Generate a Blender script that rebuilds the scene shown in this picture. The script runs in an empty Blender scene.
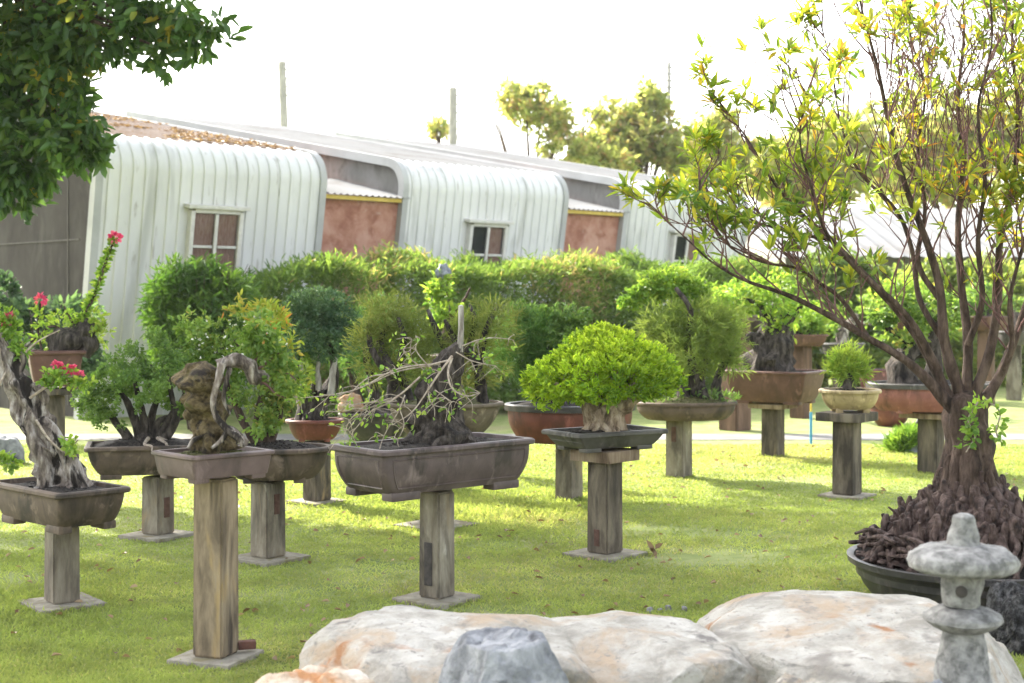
import bpy, bmesh, math, random
import numpy as np
from mathutils import Vector, noise, Matrix

random.seed(7)
SC = bpy.context.scene
COL = SC.collection
F = 1422.0      # focal length in pixels (50 mm on a 36 mm sensor)
HY = 300.0      # horizon row
CH = 1.55       # eye height

def X(px, Z): return (px - 512.0) / F * Z
def H(py, Z): return CH - (py - HY) / F * Z
def ZG(py): return CH * F / (py - HY)

# ------------------------------------------------------------------ geometry helpers
class Geo:
    def __init__(s): s.v = []; s.f = []
    def add(s, V, Fc):
        o = len(s.v); s.v += [tuple(p) for p in V]; s.f += [tuple(i + o for i in q) for q in Fc]

def catmull(P, sub):
    P = [np.array(p, float) for p in P]
    if len(P) < 3 or sub < 2:
        return P
    out = []
    Q = [2 * P[0] - P[1]] + P + [2 * P[-1] - P[-2]]
    for i in range(1, len(Q) - 2):
        a, b, c, d = Q[i - 1:i + 3]
        for k in range(sub):
            t = k / sub
            out.append(.5 * (2 * b + (c - a) * t + (2 * a - 5 * b + 4 * c - d) * t * t + (3 * b - a - 3 * c + d) * t ** 3))
    out.append(P[-1])
    return out

def sweep(g, pts, rad, n=8, sub=4, flute=0., nf=5, nz=0., freq=8., twist=0., seed=0, sq=1.0):
    m = len(pts)
    C = catmull(pts, sub)
    k = len(C)
    R = np.interp(np.linspace(0, m - 1, k), range(m), rad) if hasattr(rad, '__len__') else np.full(k, rad)
    C = np.array(C)
    T = np.gradient(C, axis=0)
    T /= np.linalg.norm(T, axis=1)[:, None] + 1e-9
    u = np.cross(T[0], (0.3, 1, 0.1)); u /= np.linalg.norm(u) + 1e-9
    V = []
    th = np.linspace(0, 2 * math.pi, n, endpoint=False)
    for i in range(k):
        u = u - T[i] * np.dot(u, T[i]); u /= np.linalg.norm(u) + 1e-9
        w = np.cross(T[i], u)
        r = R[i] * (1 + flute * np.cos(nf * th + twist * i))
        ring = C[i] + (np.cos(th) * r)[:, None] * u + (np.sin(th) * r * sq)[:, None] * w
        if nz:
            for j in range(n):
                q = noise.noise(Vector(ring[j] * freq) + Vector((seed * 3.1, 0, 0)))
                ring[j] = C[i] + (ring[j] - C[i]) * (1 + nz * q)
        V += ring.tolist()
    V.append((C[-1] + T[-1] * R[-1] * .5).tolist())
    Fc = []
    for i in range(k - 1):
        for j in range(n):
            a = i * n + j; b = i * n + (j + 1) % n
            Fc.append((a, b, b + n, a + n))
    for j in range(n):
        Fc.append(((k - 1) * n + j, (k - 1) * n + (j + 1) % n, k * n))
    g.add(V, Fc)

def section(hw, hd, kind, r=.03):
    out = []
    if kind == 'oval':
        for i in range(48):
            t = 2 * math.pi * i / 48
            out.append((hw * math.cos(t), hd * math.sin(t)))
    else:
        r = min(r, hw * .9, hd * .9)
        for cx, cy, a0 in ((1, 1, 0), (-1, 1, 90), (-1, -1, 180), (1, -1, 270)):
            for i in range(5):
                t = math.radians(a0 + 90 * i / 4)
                out.append((cx * (hw - r) + r * math.cos(t), cy * (hd - r) + r * math.sin(t)))
    return out

def loft(g, rings, cap0=True, cap1=False):
    n = len(rings[0])
    V = [p for r in rings for p in r]
    Fc = []
    for i in range(len(rings) - 1):
        for j in range(n):
            a = i * n + j; b = i * n + (j + 1) % n
            Fc.append((a, b, b + n, a + n))
    if cap0: Fc.append(tuple(range(n - 1, -1, -1)))
    if cap1: Fc.append(tuple(range((len(rings) - 1) * n, len(rings) * n)))
    g.add(V, Fc)

def rotz(p, a):
    c, s = math.cos(a), math.sin(a)
    return (p[0] * c - p[1] * s, p[0] * s + p[1] * c, p[2])

def box(g, c, d, a=0., bev=.006, tilt=None):
    bm = bmesh.new()
    bmesh.ops.create_cube(bm, size=1)
    for v in bm.verts:
        v.co = Vector((v.co.x * d[0], v.co.y * d[1], v.co.z * d[2]))
    if bev:
        bmesh.ops.bevel(bm, geom=list(bm.edges), offset=bev, segments=2, affect='EDGES', profile=.6)
    bm.verts.index_update()
    M = Matrix.Translation(c) @ Matrix.Rotation(a, 4, 'Z')
    if tilt is not None: M = M @ tilt
    g.add([M @ v.co for v in bm.verts], [[v.index for v in f.verts] for f in bm.faces])
    bm.free()

def sines(P, freq, seed, n=7):
    rg = np.random.default_rng(seed)
    D = rg.normal(size=(n, 3)); D /= np.linalg.norm(D, axis=1)[:, None]
    D *= rg.uniform(.6, 1.6, (n, 1)) * freq
    ph = rg.uniform(0, 6.28, n)
    return np.sin(P @ D.T + ph).sum(1) / math.sqrt(n)

def unit(A): return A / (np.linalg.norm(A, axis=1)[:, None] + 1e-9)

class Leaves:
    """Real little leaf blades, two folded halves each."""
    def __init__(s, seed=0):
        s.V = []; s.R = []; s.n = 0; s.rg = np.random.default_rng(seed); s.single = False
    def add(s, pos, d, L, W, fold=.25, droop=.15, rnd=None, flat=0.):
        rg = s.rg; N = len(pos)
        if N == 0: return
        d = unit(d)
        h = rg.normal(size=(N, 3)); h[:, 2] *= (1 - flat)
        side = unit(np.cross(d, h)) if not flat else unit(np.cross(d, np.array((0, 0, 1.)) + rg.normal(size=(N, 3)) * (1 - flat)))
        nr = np.cross(side, d)
        nr *= np.where(nr[:, 2:3] < 0, -1, 1)
        L = np.broadcast_to(L, N)[:, None] * rg.uniform(.7, 1.2, (N, 1))
        W = np.broadcast_to(W, N)[:, None] * rg.uniform(.8, 1.2, (N, 1))
        b = pos
        a1 = pos + d * L * .32 + nr * W * fold; a2 = pos + d * L * .72 + nr * (W * fold * .8 - L * droop * .5)
        t = pos + d * L - nr * L * droop
        l1 = a1 + side * W * .48; r1 = a1 - side * W * .48
        l2 = a2 + side * W * .4; r2 = a2 - side * W * .4
        s.V.append(np.stack([b, l1, l2, t, r2, r1], 1).reshape(-1, 3))
        r = rg.random(N) if rnd is None else np.clip(rnd, 0, 1)
        s.R.append(r); s.n += N
    def build(s, name, m, parent=None):
        V = np.concatenate(s.V).astype(np.float32); R = np.repeat(np.concatenate(s.R).astype(np.float32), 2)
        N = s.n
        base = (np.arange(N) * 6)[:, None]
        q = np.stack([base + np.array([[0, 5, 4, 3]]), base + np.array([[0, 3, 2, 1]])], 1).reshape(-1)
        me = bpy.data.meshes.new(name)
        me.vertices.add(len(V)); me.vertices.foreach_set('co', V.ravel())
        me.loops.add(len(q)); me.loops.foreach_set('vertex_index', q.astype(np.int32))
        me.polygons.add(N * 2); me.polygons.foreach_set('loop_start', (np.arange(N * 2) * 4).astype(np.int32))
        me.update(calc_edges=True)
        at = me.attributes.new('rnd', 'FLOAT', 'FACE'); at.data.foreach_set('value', R)
        me.materials.append(m)
        o = bpy.data.objects.new(name, me); COL.objects.link(o)
        if parent: o.parent = parent
        return o

def build(name, g, m, parent=None, smooth=True, ang=35):
    me = bpy.data.meshes.new(name)
    me.from_pydata(g.v, [], g.f); me.update()
    if smooth:
        me.shade_smooth()
        try: me.set_sharp_from_angle(angle=math.radians(ang))
        except Exception: pass
    me.materials.append(m)
    o = bpy.data.objects.new(name, me); COL.objects.link(o)
    if parent: o.parent = parent
    return o

def tag(o, label=None, cat=None, group=None, kind=None):
    if label: o['label'] = label
    if cat: o['category'] = cat
    if group: o['group'] = group
    if kind: o['kind'] = kind
    return o

def thing(name, label, cat, loc, rz=0., group=None):
    o = bpy.data.objects.new(name, None); COL.objects.link(o)
    o.location = loc; o.rotation_euler = (0, 0, rz); o.empty_display_size = .1
    return tag(o, label, cat, group)

# ------------------------------------------------------------------ materials
def nodes(name):
    m = bpy.data.materials.new(name); m.use_nodes = True
    nt = m.node_tree; b = nt.nodes['Principled BSDF']
    return m, nt, b

def ramp(nt, cols, pos=None):
    r = nt.nodes.new('ShaderNodeValToRGB'); e = r.color_ramp.elements
    while len(e) < len(cols): e.new(.5)
    for i, c in enumerate(cols):
        e[i].position = pos[i] if pos else i / max(1, len(cols) - 1)
        e[i].color = (*c, 1)
    return r

def nz_node(nt, scale, detail=6, stretch=(1, 1, 1), rough=.6, dist=0.):
    g = nt.nodes.new('ShaderNodeNewGeometry'); mp = nt.nodes.new('ShaderNodeMapping')
    mp.inputs['Scale'].default_value = stretch
    n = nt.nodes.new('ShaderNodeTexNoise'); n.inputs['Scale'].default_value = scale
    n.inputs['Detail'].default_value = detail; n.inputs['Roughness'].default_value = rough
    n.inputs['Distortion'].default_value = dist
    nt.links.new(g.outputs['Position'], mp.inputs['Vector']); nt.links.new(mp.outputs[0], n.inputs['Vector'])
    return n

def rough_mat(name, cols, scale=8, stretch=(1, 1, 1), rough=.85, bump=.3, bscale=None, stains=(), spec=.3, pos=None, bdist=.01):
    m, nt, b = nodes(name)
    n = nz_node(nt, scale, 8, stretch, .65, .3)
    pos = pos or [.37 + .26 * i / max(1, len(cols) - 1) for i in range(len(cols))]
    r = ramp(nt, cols, pos); nt.links.new(n.outputs['Fac'], r.inputs[0])
    out = r.outputs[0]
    for (c, sc, st, lo, hi) in stains:
        n2 = nz_node(nt, sc, 7, st, .6, .5)
        r2 = ramp(nt, [(0, 0, 0), (1, 1, 1)], [lo, hi]); nt.links.new(n2.outputs['Fac'], r2.inputs[0])
        mx = nt.nodes.new('ShaderNodeMix'); mx.data_type = 'RGBA'
        nt.links.new(r2.outputs[0], mx.inputs[0]); nt.links.new(out, mx.inputs[6]); mx.inputs[7].default_value = (*c, 1)
        out = mx.outputs[2]
    nt.links.new(out, b.inputs['Base Color'])
    b.inputs['Roughness'].default_value = rough
    b.inputs['Specular IOR Level'].default_value = spec
    if bump:
        nb = nz_node(nt, bscale or scale * 4, 8, stretch, .65)
        bp = nt.nodes.new('ShaderNodeBump'); bp.inputs['Strength'].default_value = bump; bp.inputs['Distance'].default_value = bdist
        nt.links.new(nb.outputs['Fac'], bp.inputs['Height']); nt.links.new(bp.outputs[0], b.inputs['Normal'])
    return m

GAIN = 1.2
def leaf_mat(name, cols, trans=.42, rough=.5, tint=(1.25, 1.2, .7), pos=None):
    m, nt, b = nodes(name)
    a = nt.nodes.new('ShaderNodeAttribute'); a.attribute_name = 'rnd'
    cols = [tuple(min(.62, c * GAIN) for c in q) for q in cols] if not name.startswith(('petal', 'dry')) else cols
    r = ramp(nt, cols, pos); nt.links.new(a.outputs['Fac'], r.inputs[0])
    n = nz_node(nt, 3.0, 3); hv = nt.nodes.new('ShaderNodeHueSaturation')
    mr = nt.nodes.new('ShaderNodeMapRange'); mr.inputs[1].default_value = .3; mr.inputs[2].default_value = .7
    mr.inputs[3].default_value = .72; mr.inputs[4].default_value = 1.28
    nt.links.new(n.outputs['Fac'], mr.inputs[0]); nt.links.new(mr.outputs[0], hv.inputs['Value'])
    nt.links.new(r.outputs[0], hv.inputs['Color'])
    nt.links.new(hv.outputs[0], b.inputs['Base Color']); b.inputs['Roughness'].default_value = rough
    b.inputs['Specular IOR Level'].default_value = .35
    t = nt.nodes.new('ShaderNodeBsdfTranslucent')
    mu = nt.nodes.new('ShaderNodeMix'); mu.data_type = 'RGBA'; mu.blend_type = 'MULTIPLY'; mu.inputs[0].default_value = 1
    nt.links.new(hv.outputs[0], mu.inputs[6]); mu.inputs[7].default_value = (tint[0] * 1.3, tint[1] * 1.3, tint[2] * 1.3, 1)
    nt.links.new(mu.outputs[2], t.inputs[0])
    ms = nt.nodes.new('ShaderNodeMixShader'); ms.inputs[0].default_value = trans
    nt.links.new(b.outputs[0], ms.inputs[1]); nt.links.new(t.outputs[0], ms.inputs[2])
    nt.links.new(ms.outputs[0], nt.nodes['Material Output'].inputs['Surface'])
    return m

M = {}
M['concrete'] = rough_mat('concrete', [(.12, .10, .075), (.20, .172, .13), (.28, .25, .195)], 9, (1, 1, .35), .9, .35,
    stains=[((.055, .046, .036), 5, (1, 1, .25), .52, .66), ((.27, .20, .11), 6, (1, 1, .3), .54, .7), ((.40, .37, .31), 9, (1, 1, .4), .62, .72)])
M['ochre_concrete'] = rough_mat('ochre_concrete', [(.12, .092, .06), (.24, .185, .12), (.31, .25, .165)], 10, (1, 1, .22), .9, .5,
    stains=[((.34, .235, .09), 6, (1, 1, .2), .56, .7), ((.05, .038, .028), 7, (1, 1, .15), .52, .66)])
M['dark_concrete'] = rough_mat('dark_concrete', [(.042, .034, .026), (.105, .086, .064), (.18, .15, .11)], 9, (1, 1, .25), .9, .4,
    stains=[((.035, .03, .026), 6, (1, 1, .2), .5, .66), ((.28, .2, .1), 8, (1, 1, .2), .6, .72)])
M['slab'] = rough_mat('slab', [(.17, .152, .118), (.28, .255, .205)], 14, rough=.95, bump=.3, stains=[((.16, .14, .08), 8, (1, 1, 1), .5, .65)])
M['niche'] = rough_mat('niche_shade', [(.03, .028, .026), (.07, .06, .055)], 20, bump=.3)  # dark tone painted in for the shade inside recesses
M['rust'] = rough_mat('rust_plate', [(.06, .03, .022), (.11, .06, .045)], 20, bump=.3)
M['wood'] = rough_mat('old_wood', [(.09, .06, .04), (.2, .145, .10), (.27, .21, .15)], 16, (1, 1, .15), .85, .5)
M['brown_post'] = rough_mat('brown_post', [(.06, .034, .022), (.11, .066, .044), (.16, .10, .07)], 9, (1, 1, .15), .85, .4)
def pot_mat(name, a, b, stain, rough=.55):
    return rough_mat(name, [a, b], 7, (1, 1, 1), rough, .12, 40, stains=[(stain, 6, (1, 1, .5), .50, .63), (tuple(min(.7, x * 1.7 + .02) for x in b), 11, (1, 1, .5), .57, .72)], spec=.4, bdist=.004)
M['pot_purple'] = pot_mat('purple_clay', (.062, .044, .042), (.10, .074, .068), (.036, .026, .023))
M['pot_brown'] = pot_mat('brown_clay', (.075, .053, .038), (.125, .09, .066), (.036, .027, .02), .7)
M['pot_tray'] = pot_mat('mauve_clay', (.075, .05, .046), (.115, .08, .073), (.05, .034, .03))
M['pot_slate'] = pot_mat('slate_clay', (.055, .05, .046), (.09, .083, .076), (.03, .027, .025))
M['pot_red'] = pot_mat('terracotta', (.10, .028, .02), (.16, .050, .034), (.075, .026, .018))
M['pot_redbrown'] = pot_mat('red_brown_clay', (.085, .040, .031), (.125, .062, .048), (.065, .032, .025))
M['pot_black'] = pot_mat('black_glaze', (.028, .026, .026), (.06, .055, .052), (.10, .085, .075), .45)
M['pot_yellow'] = pot_mat('yellow_clay', (.27, .20, .10), (.40, .31, .17), (.13, .09, .045))
M['pot_wide'] = pot_mat('wide_clay', (.085, .058, .042), (.135, .095, .07), (.045, .032, .024), .7)
M['pot_grey'] = pot_mat('streaked_clay', (.10, .075, .052), (.165, .13, .095), (.06, .047, .032), .8)
M['pot_pink'] = pot_mat('faded_red_clay', (.18, .062, .052), (.25, .10, .083), (.11, .045, .036))
M['soil'] = rough_mat('soil', [(.006, .005, .0045), (.022, .018, .015), (.055, .044, .037)], 60, rough=.95, bump=.9, bscale=90)
M['mossy_soil'] = rough_mat('mossy_soil', [(.03, .03, .012), (.07, .075, .02), (.12, .10, .05)], 30, rough=.95, bump=.9, bscale=80)
M['bark_grey'] = rough_mat('pale_bark', [(.06, .046, .038), (.22, .18, .15), (.46, .42, .38)], 22, (1, 1, .35), .9, 1., 45, bdist=.03, stains=[((.022, .017, .014), 14, (1, 1, .25), .50, .57)])  # dark streaks painted in for the shade of bark crevices
M['bark_dark'] = rough_mat('dark_bark', [(.012, .010, .009), (.05, .04, .034), (.12, .10, .085)], 24, (1, 1, .3), .9, 1., 45, bdist=.035)
M['bark_brown'] = rough_mat('brown_bark', [(.025, .016, .012), (.07, .045, .034), (.13, .09, .07)], 22, (1, 1, .3), .9, 1., 50, bdist=.03)
M['bark_tan'] = rough_mat('tan_bark', [(.12, .085, .055), (.30, .225, .155), (.44, .36, .27)], 24, (1, 1, .4), .85, .9, 50, bdist=.02, stains=[((.07, .05, .035), 14, (1, 1, .4), .55, .66)])
M['twig_pale'] = rough_mat('pale_twig', [(.22, .17, .13), (.42, .36, .29)], 40, bump=.2)
M['twig_dark'] = rough_mat('dark_twig', [(.085, .042, .04), (.17, .09, .085)], 30, bump=.2)
M['deadwood'] = rough_mat('deadwood', [(.16, .14, .12), (.42, .39, .35)], 30, (1, 1, .2), .9, .6, 50)
M['mossrock'] = rough_mat('mossy_rock', [(.03, .022, .011), (.105, .075, .034), (.20, .155, .075)], 24, rough=.9, bump=1., bscale=55, bdist=.03, stains=[((.02, .014, .01), 14, (1, 1, 1), .54, .62), ((.10, .10, .03), 9, (1, 1, 1), .6, .7)])
M['root_red'] = rough_mat('root_brown', [(.022, .014, .012), (.07, .044, .036), (.14, .098, .085)], 30, (1, 1, .5), .8, 1., 60, bdist=.02)
M['rock_white'] = rough_mat('pale_boulder', [(.25, .23, .195), (.37, .345, .30), (.47, .445, .40)], 5, rough=.95, bump=.8, bscale=30, bdist=.02,
    stains=[((.36, .28, .20), 3.5, (1, 1, 1), .50, .64), ((.29, .15, .075), 2.4, (1, 1, 1.4), .60, .68), ((.22, .20, .175), 3.3, (1, 1, 2.5), .58, .70), ((.17, .155, .14), 6, (1, 1, 1), .62, .70), ((.24, .22, .195), 30, (1, 1, 1), .57, .68)])
M['rock_orange'] = rough_mat('rusty_boulder', [(.34, .24, .16), (.50, .40, .30), (.58, .52, .45)], 6, rough=.9, bump=.7, bscale=20, stains=[((.40, .20, .09), 5, (1, 1, 1), .52, .64)], bdist=.02)
M['rock_blue'] = rough_mat('blue_grey_boulder', [(.11, .113, .12), (.195, .20, .212), (.30, .305, .315)], 9, rough=.9, bump=.8, bscale=24, stains=[((.06, .06, .065), 12, (1, 1, 1), .58, .7)], bdist=.02)
M['granite'] = rough_mat('granite', [(.10, .098, .093), (.19, .186, .178), (.28, .275, .263)], 26, rough=.9, bump=.7, bscale=60, stains=[((.12, .115, .107), 7, (1, 1, 1), .56, .74), ((.30, .29, .265), 9, (1, 1, 1), .6, .74)], bdist=.006)
M['black_gravel'] = rough_mat('black_gravel', [(.01, .01, .01), (.035, .034, .034), (.10, .1, .1)], 30, bump=1, bscale=40, bdist=.03)
M['gravel'] = rough_mat('gravel', [(.12, .11, .1), (.30, .285, .265), (.45, .43, .40)], 60, bump=1, bscale=60, bdist=.02)
M['path'] = rough_mat('path_concrete', [(.14, .135, .125), (.20, .193, .18)], 3, bump=.15, stains=[((.28, .26, .22), 1.2, (1, 1, 1), .55, .7)])
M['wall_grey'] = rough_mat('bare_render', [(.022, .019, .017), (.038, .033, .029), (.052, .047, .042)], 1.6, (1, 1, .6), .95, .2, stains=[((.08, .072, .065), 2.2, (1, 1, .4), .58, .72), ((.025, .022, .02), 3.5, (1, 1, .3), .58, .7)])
M['wall_grey_light'] = rough_mat('grey_render', [(.20, .195, .185), (.28, .27, .26)], 2.5, (1, 1, .5), .95, .2, stains=[((.14, .13, .12), 3.5, (1, 1, .4), .55, .7)])
M['wall_red'] = rough_mat('red_render', [(.30, .135, .095), (.40, .205, .15), (.46, .27, .21)], 2.6, rough=.95, bump=.2, stains=[((.26, .11, .075), 3.4, (1, 1, 1), .52, .66), ((.46, .33, .27), 5, (1, 1, 1), .6, .76)])
M['yellow_paint'] = rough_mat('yellow_paint', [(.50, .36, .08), (.62, .46, .12)], 6, bump=.1)
M['white_metal'] = rough_mat('white_sheet_metal', [(.57, .565, .555), (.645, .64, .63)], 1.2, (1, 1, .4), .45, 0, stains=[((.40, .40, .375), 2.6, (1, 1, .12), .54, .72), ((.30, .27, .23), 9, (1, 1, .15), .62, .74)], spec=.4)
M['roof_metal'] = rough_mat('roof_sheet_metal', [(.185, .188, .19), (.225, .226, .226)], 1.0, rough=.95, bump=0, stains=[((.15, .135, .12), .9, (1, 1, 1), .55, .75)], spec=.05)
M['roof_litter'] = rough_mat('leaf_stained_roof', [(.15, .115, .095), (.21, .175, .155)], 3.0, rough=.95, bump=0, spec=.05, stains=[((.13, .08, .045), 6, (1, 1, 1), .54, .66)])
M['trim'] = rough_mat('edge_trim_metal', [(.36, .36, .355), (.43, .43, .425)], 2, bump=0, rough=.9, spec=.1)
M['joint'] = rough_mat('wall_joint', [(.07, .065, .06), (.10, .09, .085)], 6, bump=0)
M['frame'] = rough_mat('window_frame_paint', [(.52, .50, .46), (.62, .60, .56)], 9, bump=.1)
M['curtain'] = rough_mat('curtain', [(.46, .24, .18), (.64, .44, .36)], 12, (6, 6, .2), .9, .2)
M['pole'] = rough_mat('pole_concrete', [(.26, .25, .23), (.36, .345, .32)], 3, bump=.2)
M['blue'] = rough_mat('blue_plastic', [(.06, .25, .42), (.09, .33, .52)], 10, rough=.4, bump=.05)
M['yellow_plastic'] = rough_mat('yellow_plastic', [(.5, .38, .05), (.6, .45, .07)], 10, rough=.4, bump=.05)
M['brick'] = rough_mat('brick_piece', [(.08, .038, .028), (.13, .06, .042)], 20, bump=.4)
M['bag'] = rough_mat('grey_sheet', [(.10, .11, .13), (.34, .36, .40)], 20, rough=.4, bump=.2)
gm, nt, b = nodes('window_glass'); b.inputs['Base Color'].default_value = (.02, .025, .03, 1); b.inputs['Roughness'].default_value = .05
tr_ = nt.nodes.new('ShaderNodeBsdfTransparent'); ms_ = nt.nodes.new('ShaderNodeMixShader'); ms_.inputs[0].default_value = .25
nt.links.new(tr_.outputs[0], ms_.inputs[1]); nt.links.new(b.outputs[0], ms_.inputs[2]); nt.links.new(ms_.outputs[0], nt.nodes['Material Output'].inputs['Surface'])
M['glass'] = gm
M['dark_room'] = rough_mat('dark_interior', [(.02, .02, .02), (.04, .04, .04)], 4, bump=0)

M['leaf_juniper'] = leaf_mat('leaf_juniper', [(.055, .11, .03), (.11, .19, .045), (.18, .27, .07)], .4)
M['leaf_blue'] = leaf_mat('leaf_bluegreen', [(.035, .075, .04), (.065, .12, .06), (.10, .165, .08)], .35)
M['leaf_lime'] = leaf_mat('leaf_lime', [(.08, .155, .016), (.23, .34, .026), (.37, .455, .048)], .46)
M['leaf_weep'] = leaf_mat('leaf_weep', [(.06, .12, .025), (.12, .20, .04), (.20, .26, .06), (.27, .23, .06)], .42, pos=[0, .45, .85, 1])
M['leaf_autumn'] = leaf_mat('leaf_autumn', [(.10, .17, .03), (.20, .25, .04), (.30, .26, .05), (.34, .15, .04)], .42, pos=[0, .5, .9, 1])
M['leaf_feather'] = leaf_mat('leaf_feather', [(.10, .15, .04), (.16, .22, .055), (.22, .26, .075)], .52)
M['leaf_feather_green'] = leaf_mat('leaf_feather_green', [(.04, .10, .03), (.085, .17, .045), (.13, .22, .06)], .4)
M['leaf_olive'] = leaf_mat('leaf_olive', [(.08, .11, .03), (.13, .165, .045), (.19, .20, .065)], .5)
M['leaf_bright'] = leaf_mat('leaf_bright', [(.07, .15, .025), (.15, .25, .04), (.26, .33, .06)], .45)
M['leaf_tall'] = leaf_mat('leaf_tall', [(.06, .12, .022), (.17, .23, .03), (.31, .31, .035), (.45, .32, .03), (.46, .17, .04)], .55, pos=[0, .42, .77, .90, 1], rough=.4)
M['leaf_big'] = leaf_mat('leaf_shade_tree', [(.025, .06, .016), (.05, .105, .024), (.095, .155, .03), (.32, .27, .03)], .40, rough=.38, pos=[0, .5, .93, 1])
M['leaf_bamboo'] = leaf_mat('leaf_bamboo', [(.065, .12, .025), (.12, .19, .045), (.18, .245, .065), (.30, .24, .12)], .45, pos=[0, .5, .9, 1])
M['leaf_bush'] = leaf_mat('leaf_dark_bush', [(.03, .075, .012), (.06, .125, .02), (.10, .175, .03)], .35)
M['leaf_far'] = leaf_mat('leaf_far', [(.16, .21, .075), (.24, .27, .10), (.30, .27, .13), (.36, .24, .14)], .66, pos=[0, .5, .85, 1])
M['leaf_hedge'] = leaf_mat('leaf_far_hedge', [(.08, .13, .035), (.15, .20, .055), (.22, .25, .075)], .5)
M['petal'] = leaf_mat('petal_pink', [(.50, .03, .12), (.62, .07, .17), (.70, .18, .24)], .3, tint=(1, .8, .8))
M['petal_white'] = leaf_mat('petal_white', [(.6, .6, .5), (.7, .7, .62)], .3, tint=(.8, .8, .75))
M['litter'] = leaf_mat('dry_leaf', [(.13, .075, .04), (.24, .15, .08), (.34, .25, .15)], .15)
M['grass'] = leaf_mat('grass_blade', [(.155, .205, .055), (.212, .26, .076), (.265, .282, .105), (.35, .315, .175)], .45, pos=[0, .5, .88, 1], rough=.55)

# ------------------------------------------------------------------ frame of reference of one plant
class Fr:
    def __init__(s, px, Z, zb): s.X0 = X(px, Z); s.Z = Z; s.zb = zb
    @property
    def loc(s): return (s.X0, s.Z, s.zb)
    def p(s, px, py, dz=0.):
        Z = s.Z + dz
        return np.array((X(px, Z) - s.X0, dz, H(py, Z) - s.zb))
    def m(s, n): return n * s.Z / F

def crown(Lv, fr, pads, n, ll, lw, k=5, up=.35, shell=.5, spread=.6, gap=-9., freq=14., seed=0, lump=.22, out=.8, fold=.25, droop=.12, bright=.0, flatc=1.0):
    rg = np.random.default_rng(seed + 100)
    area = np.array([p[2] * p[3] for p in pads], float)
    cnt = np.maximum(3, (n / k * area / area.sum())).astype(int)
    for (pd, N) in zip(pads, cnt):
        px, py, rx, ry = pd[:4]
        dz = pd[4] if len(pd) > 4 else 0.
        rd = fr.m(pd[5]) if len(pd) > 5 else fr.m(rx) * .85
        c = fr.p(px, py, dz); R = np.array((fr.m(rx), rd, fr.m(ry)))
        N2 = int(N * (1.6 if gap > -2 else 1))
        D = unit(rg.normal(size=(N2, 3)))
        r = shell + (1 - shell) * rg.random((N2, 1)) ** .6
        r = r * (1 + lump * sines(D, 3.2, seed + abs(int(px)))[:, None])
        P = c + D * R * r
        if gap > -2:
            keep = sines(P + np.array(fr.loc), freq, seed + 5) > gap
            P, D, r = P[keep][:N], D[keep][:N], r[keep][:N]
        ax = unit(D * out + np.array((0, 0, up)) + rg.normal(size=P.shape) * .35)
        v = np.clip(.5 + .22 * sines(P + np.array(fr.loc), 10, seed + 9) + bright * D[:, 2], .0, 1)
        P = np.repeat(P, k, 0); ax = np.repeat(ax, k, 0); v = np.repeat(v, k)
        d = ax + rg.normal(size=ax.shape) * spread
        P = P + rg.normal(size=P.shape) * ll * .25
        Lv.add(P, d, ll, lw, fold, droop, v + rg.normal(size=len(v)) * .2)

def px_tube(g, fr, pts, rad, **kw):
    P = [fr.p(*p) for p in pts]
    rr = [fr.m(r) for r in rad] if hasattr(rad, '__len__') else [fr.m(rad)] * len(P)
    sweep(g, P, rr, **kw)

def soil_mesh(fr_ang, kind, hw, hd, z, dome, mat, parent, seed=0, crumbs=120):
    g = Geo(); rg = random.Random(seed)
    rings = 7; sec = section(hw, hd, kind, .03); n = len(sec)
    V = []; Fc = []
    for i in range(rings):
        t = 1 - i / rings
        for (a, b_) in sec:
            q = rotz((a * t, b_ * t, 0), fr_ang)
            zz = z + dome * (1 - t * t) + .012 * noise.noise(Vector((q[0] * 30 + seed, q[1] * 30, 0)))
            V.append((q[0], q[1], zz))
    V.append((0, 0, z + dome))
    for i in range(rings - 1):
        for j in range(n):
            a = i * n + j; b_ = i * n + (j + 1) % n
            Fc.append((a, b_, b_ + n, a + n))
    for j in range(n): Fc.append(((rings - 1) * n + j, (rings - 1) * n + (j + 1) % n, rings * n))
    g.add(V, Fc)
    for i in range(crumbs):
        t = math.sqrt(rg.random()) * .95; a = rg.random() * 6.28
        q = rotz((hw * t * math.cos(a) * .92, hd * t * math.sin(a) * .92, 0), fr_ang)
        s = rg.uniform(.006, .018)
        box(g, (q[0], q[1], z + dome * (1 - t * t) + s * .2), (s, s * .8, s * .6), rg.random() * 3, 0)
    return build('soil', g, mat, parent)

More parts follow.
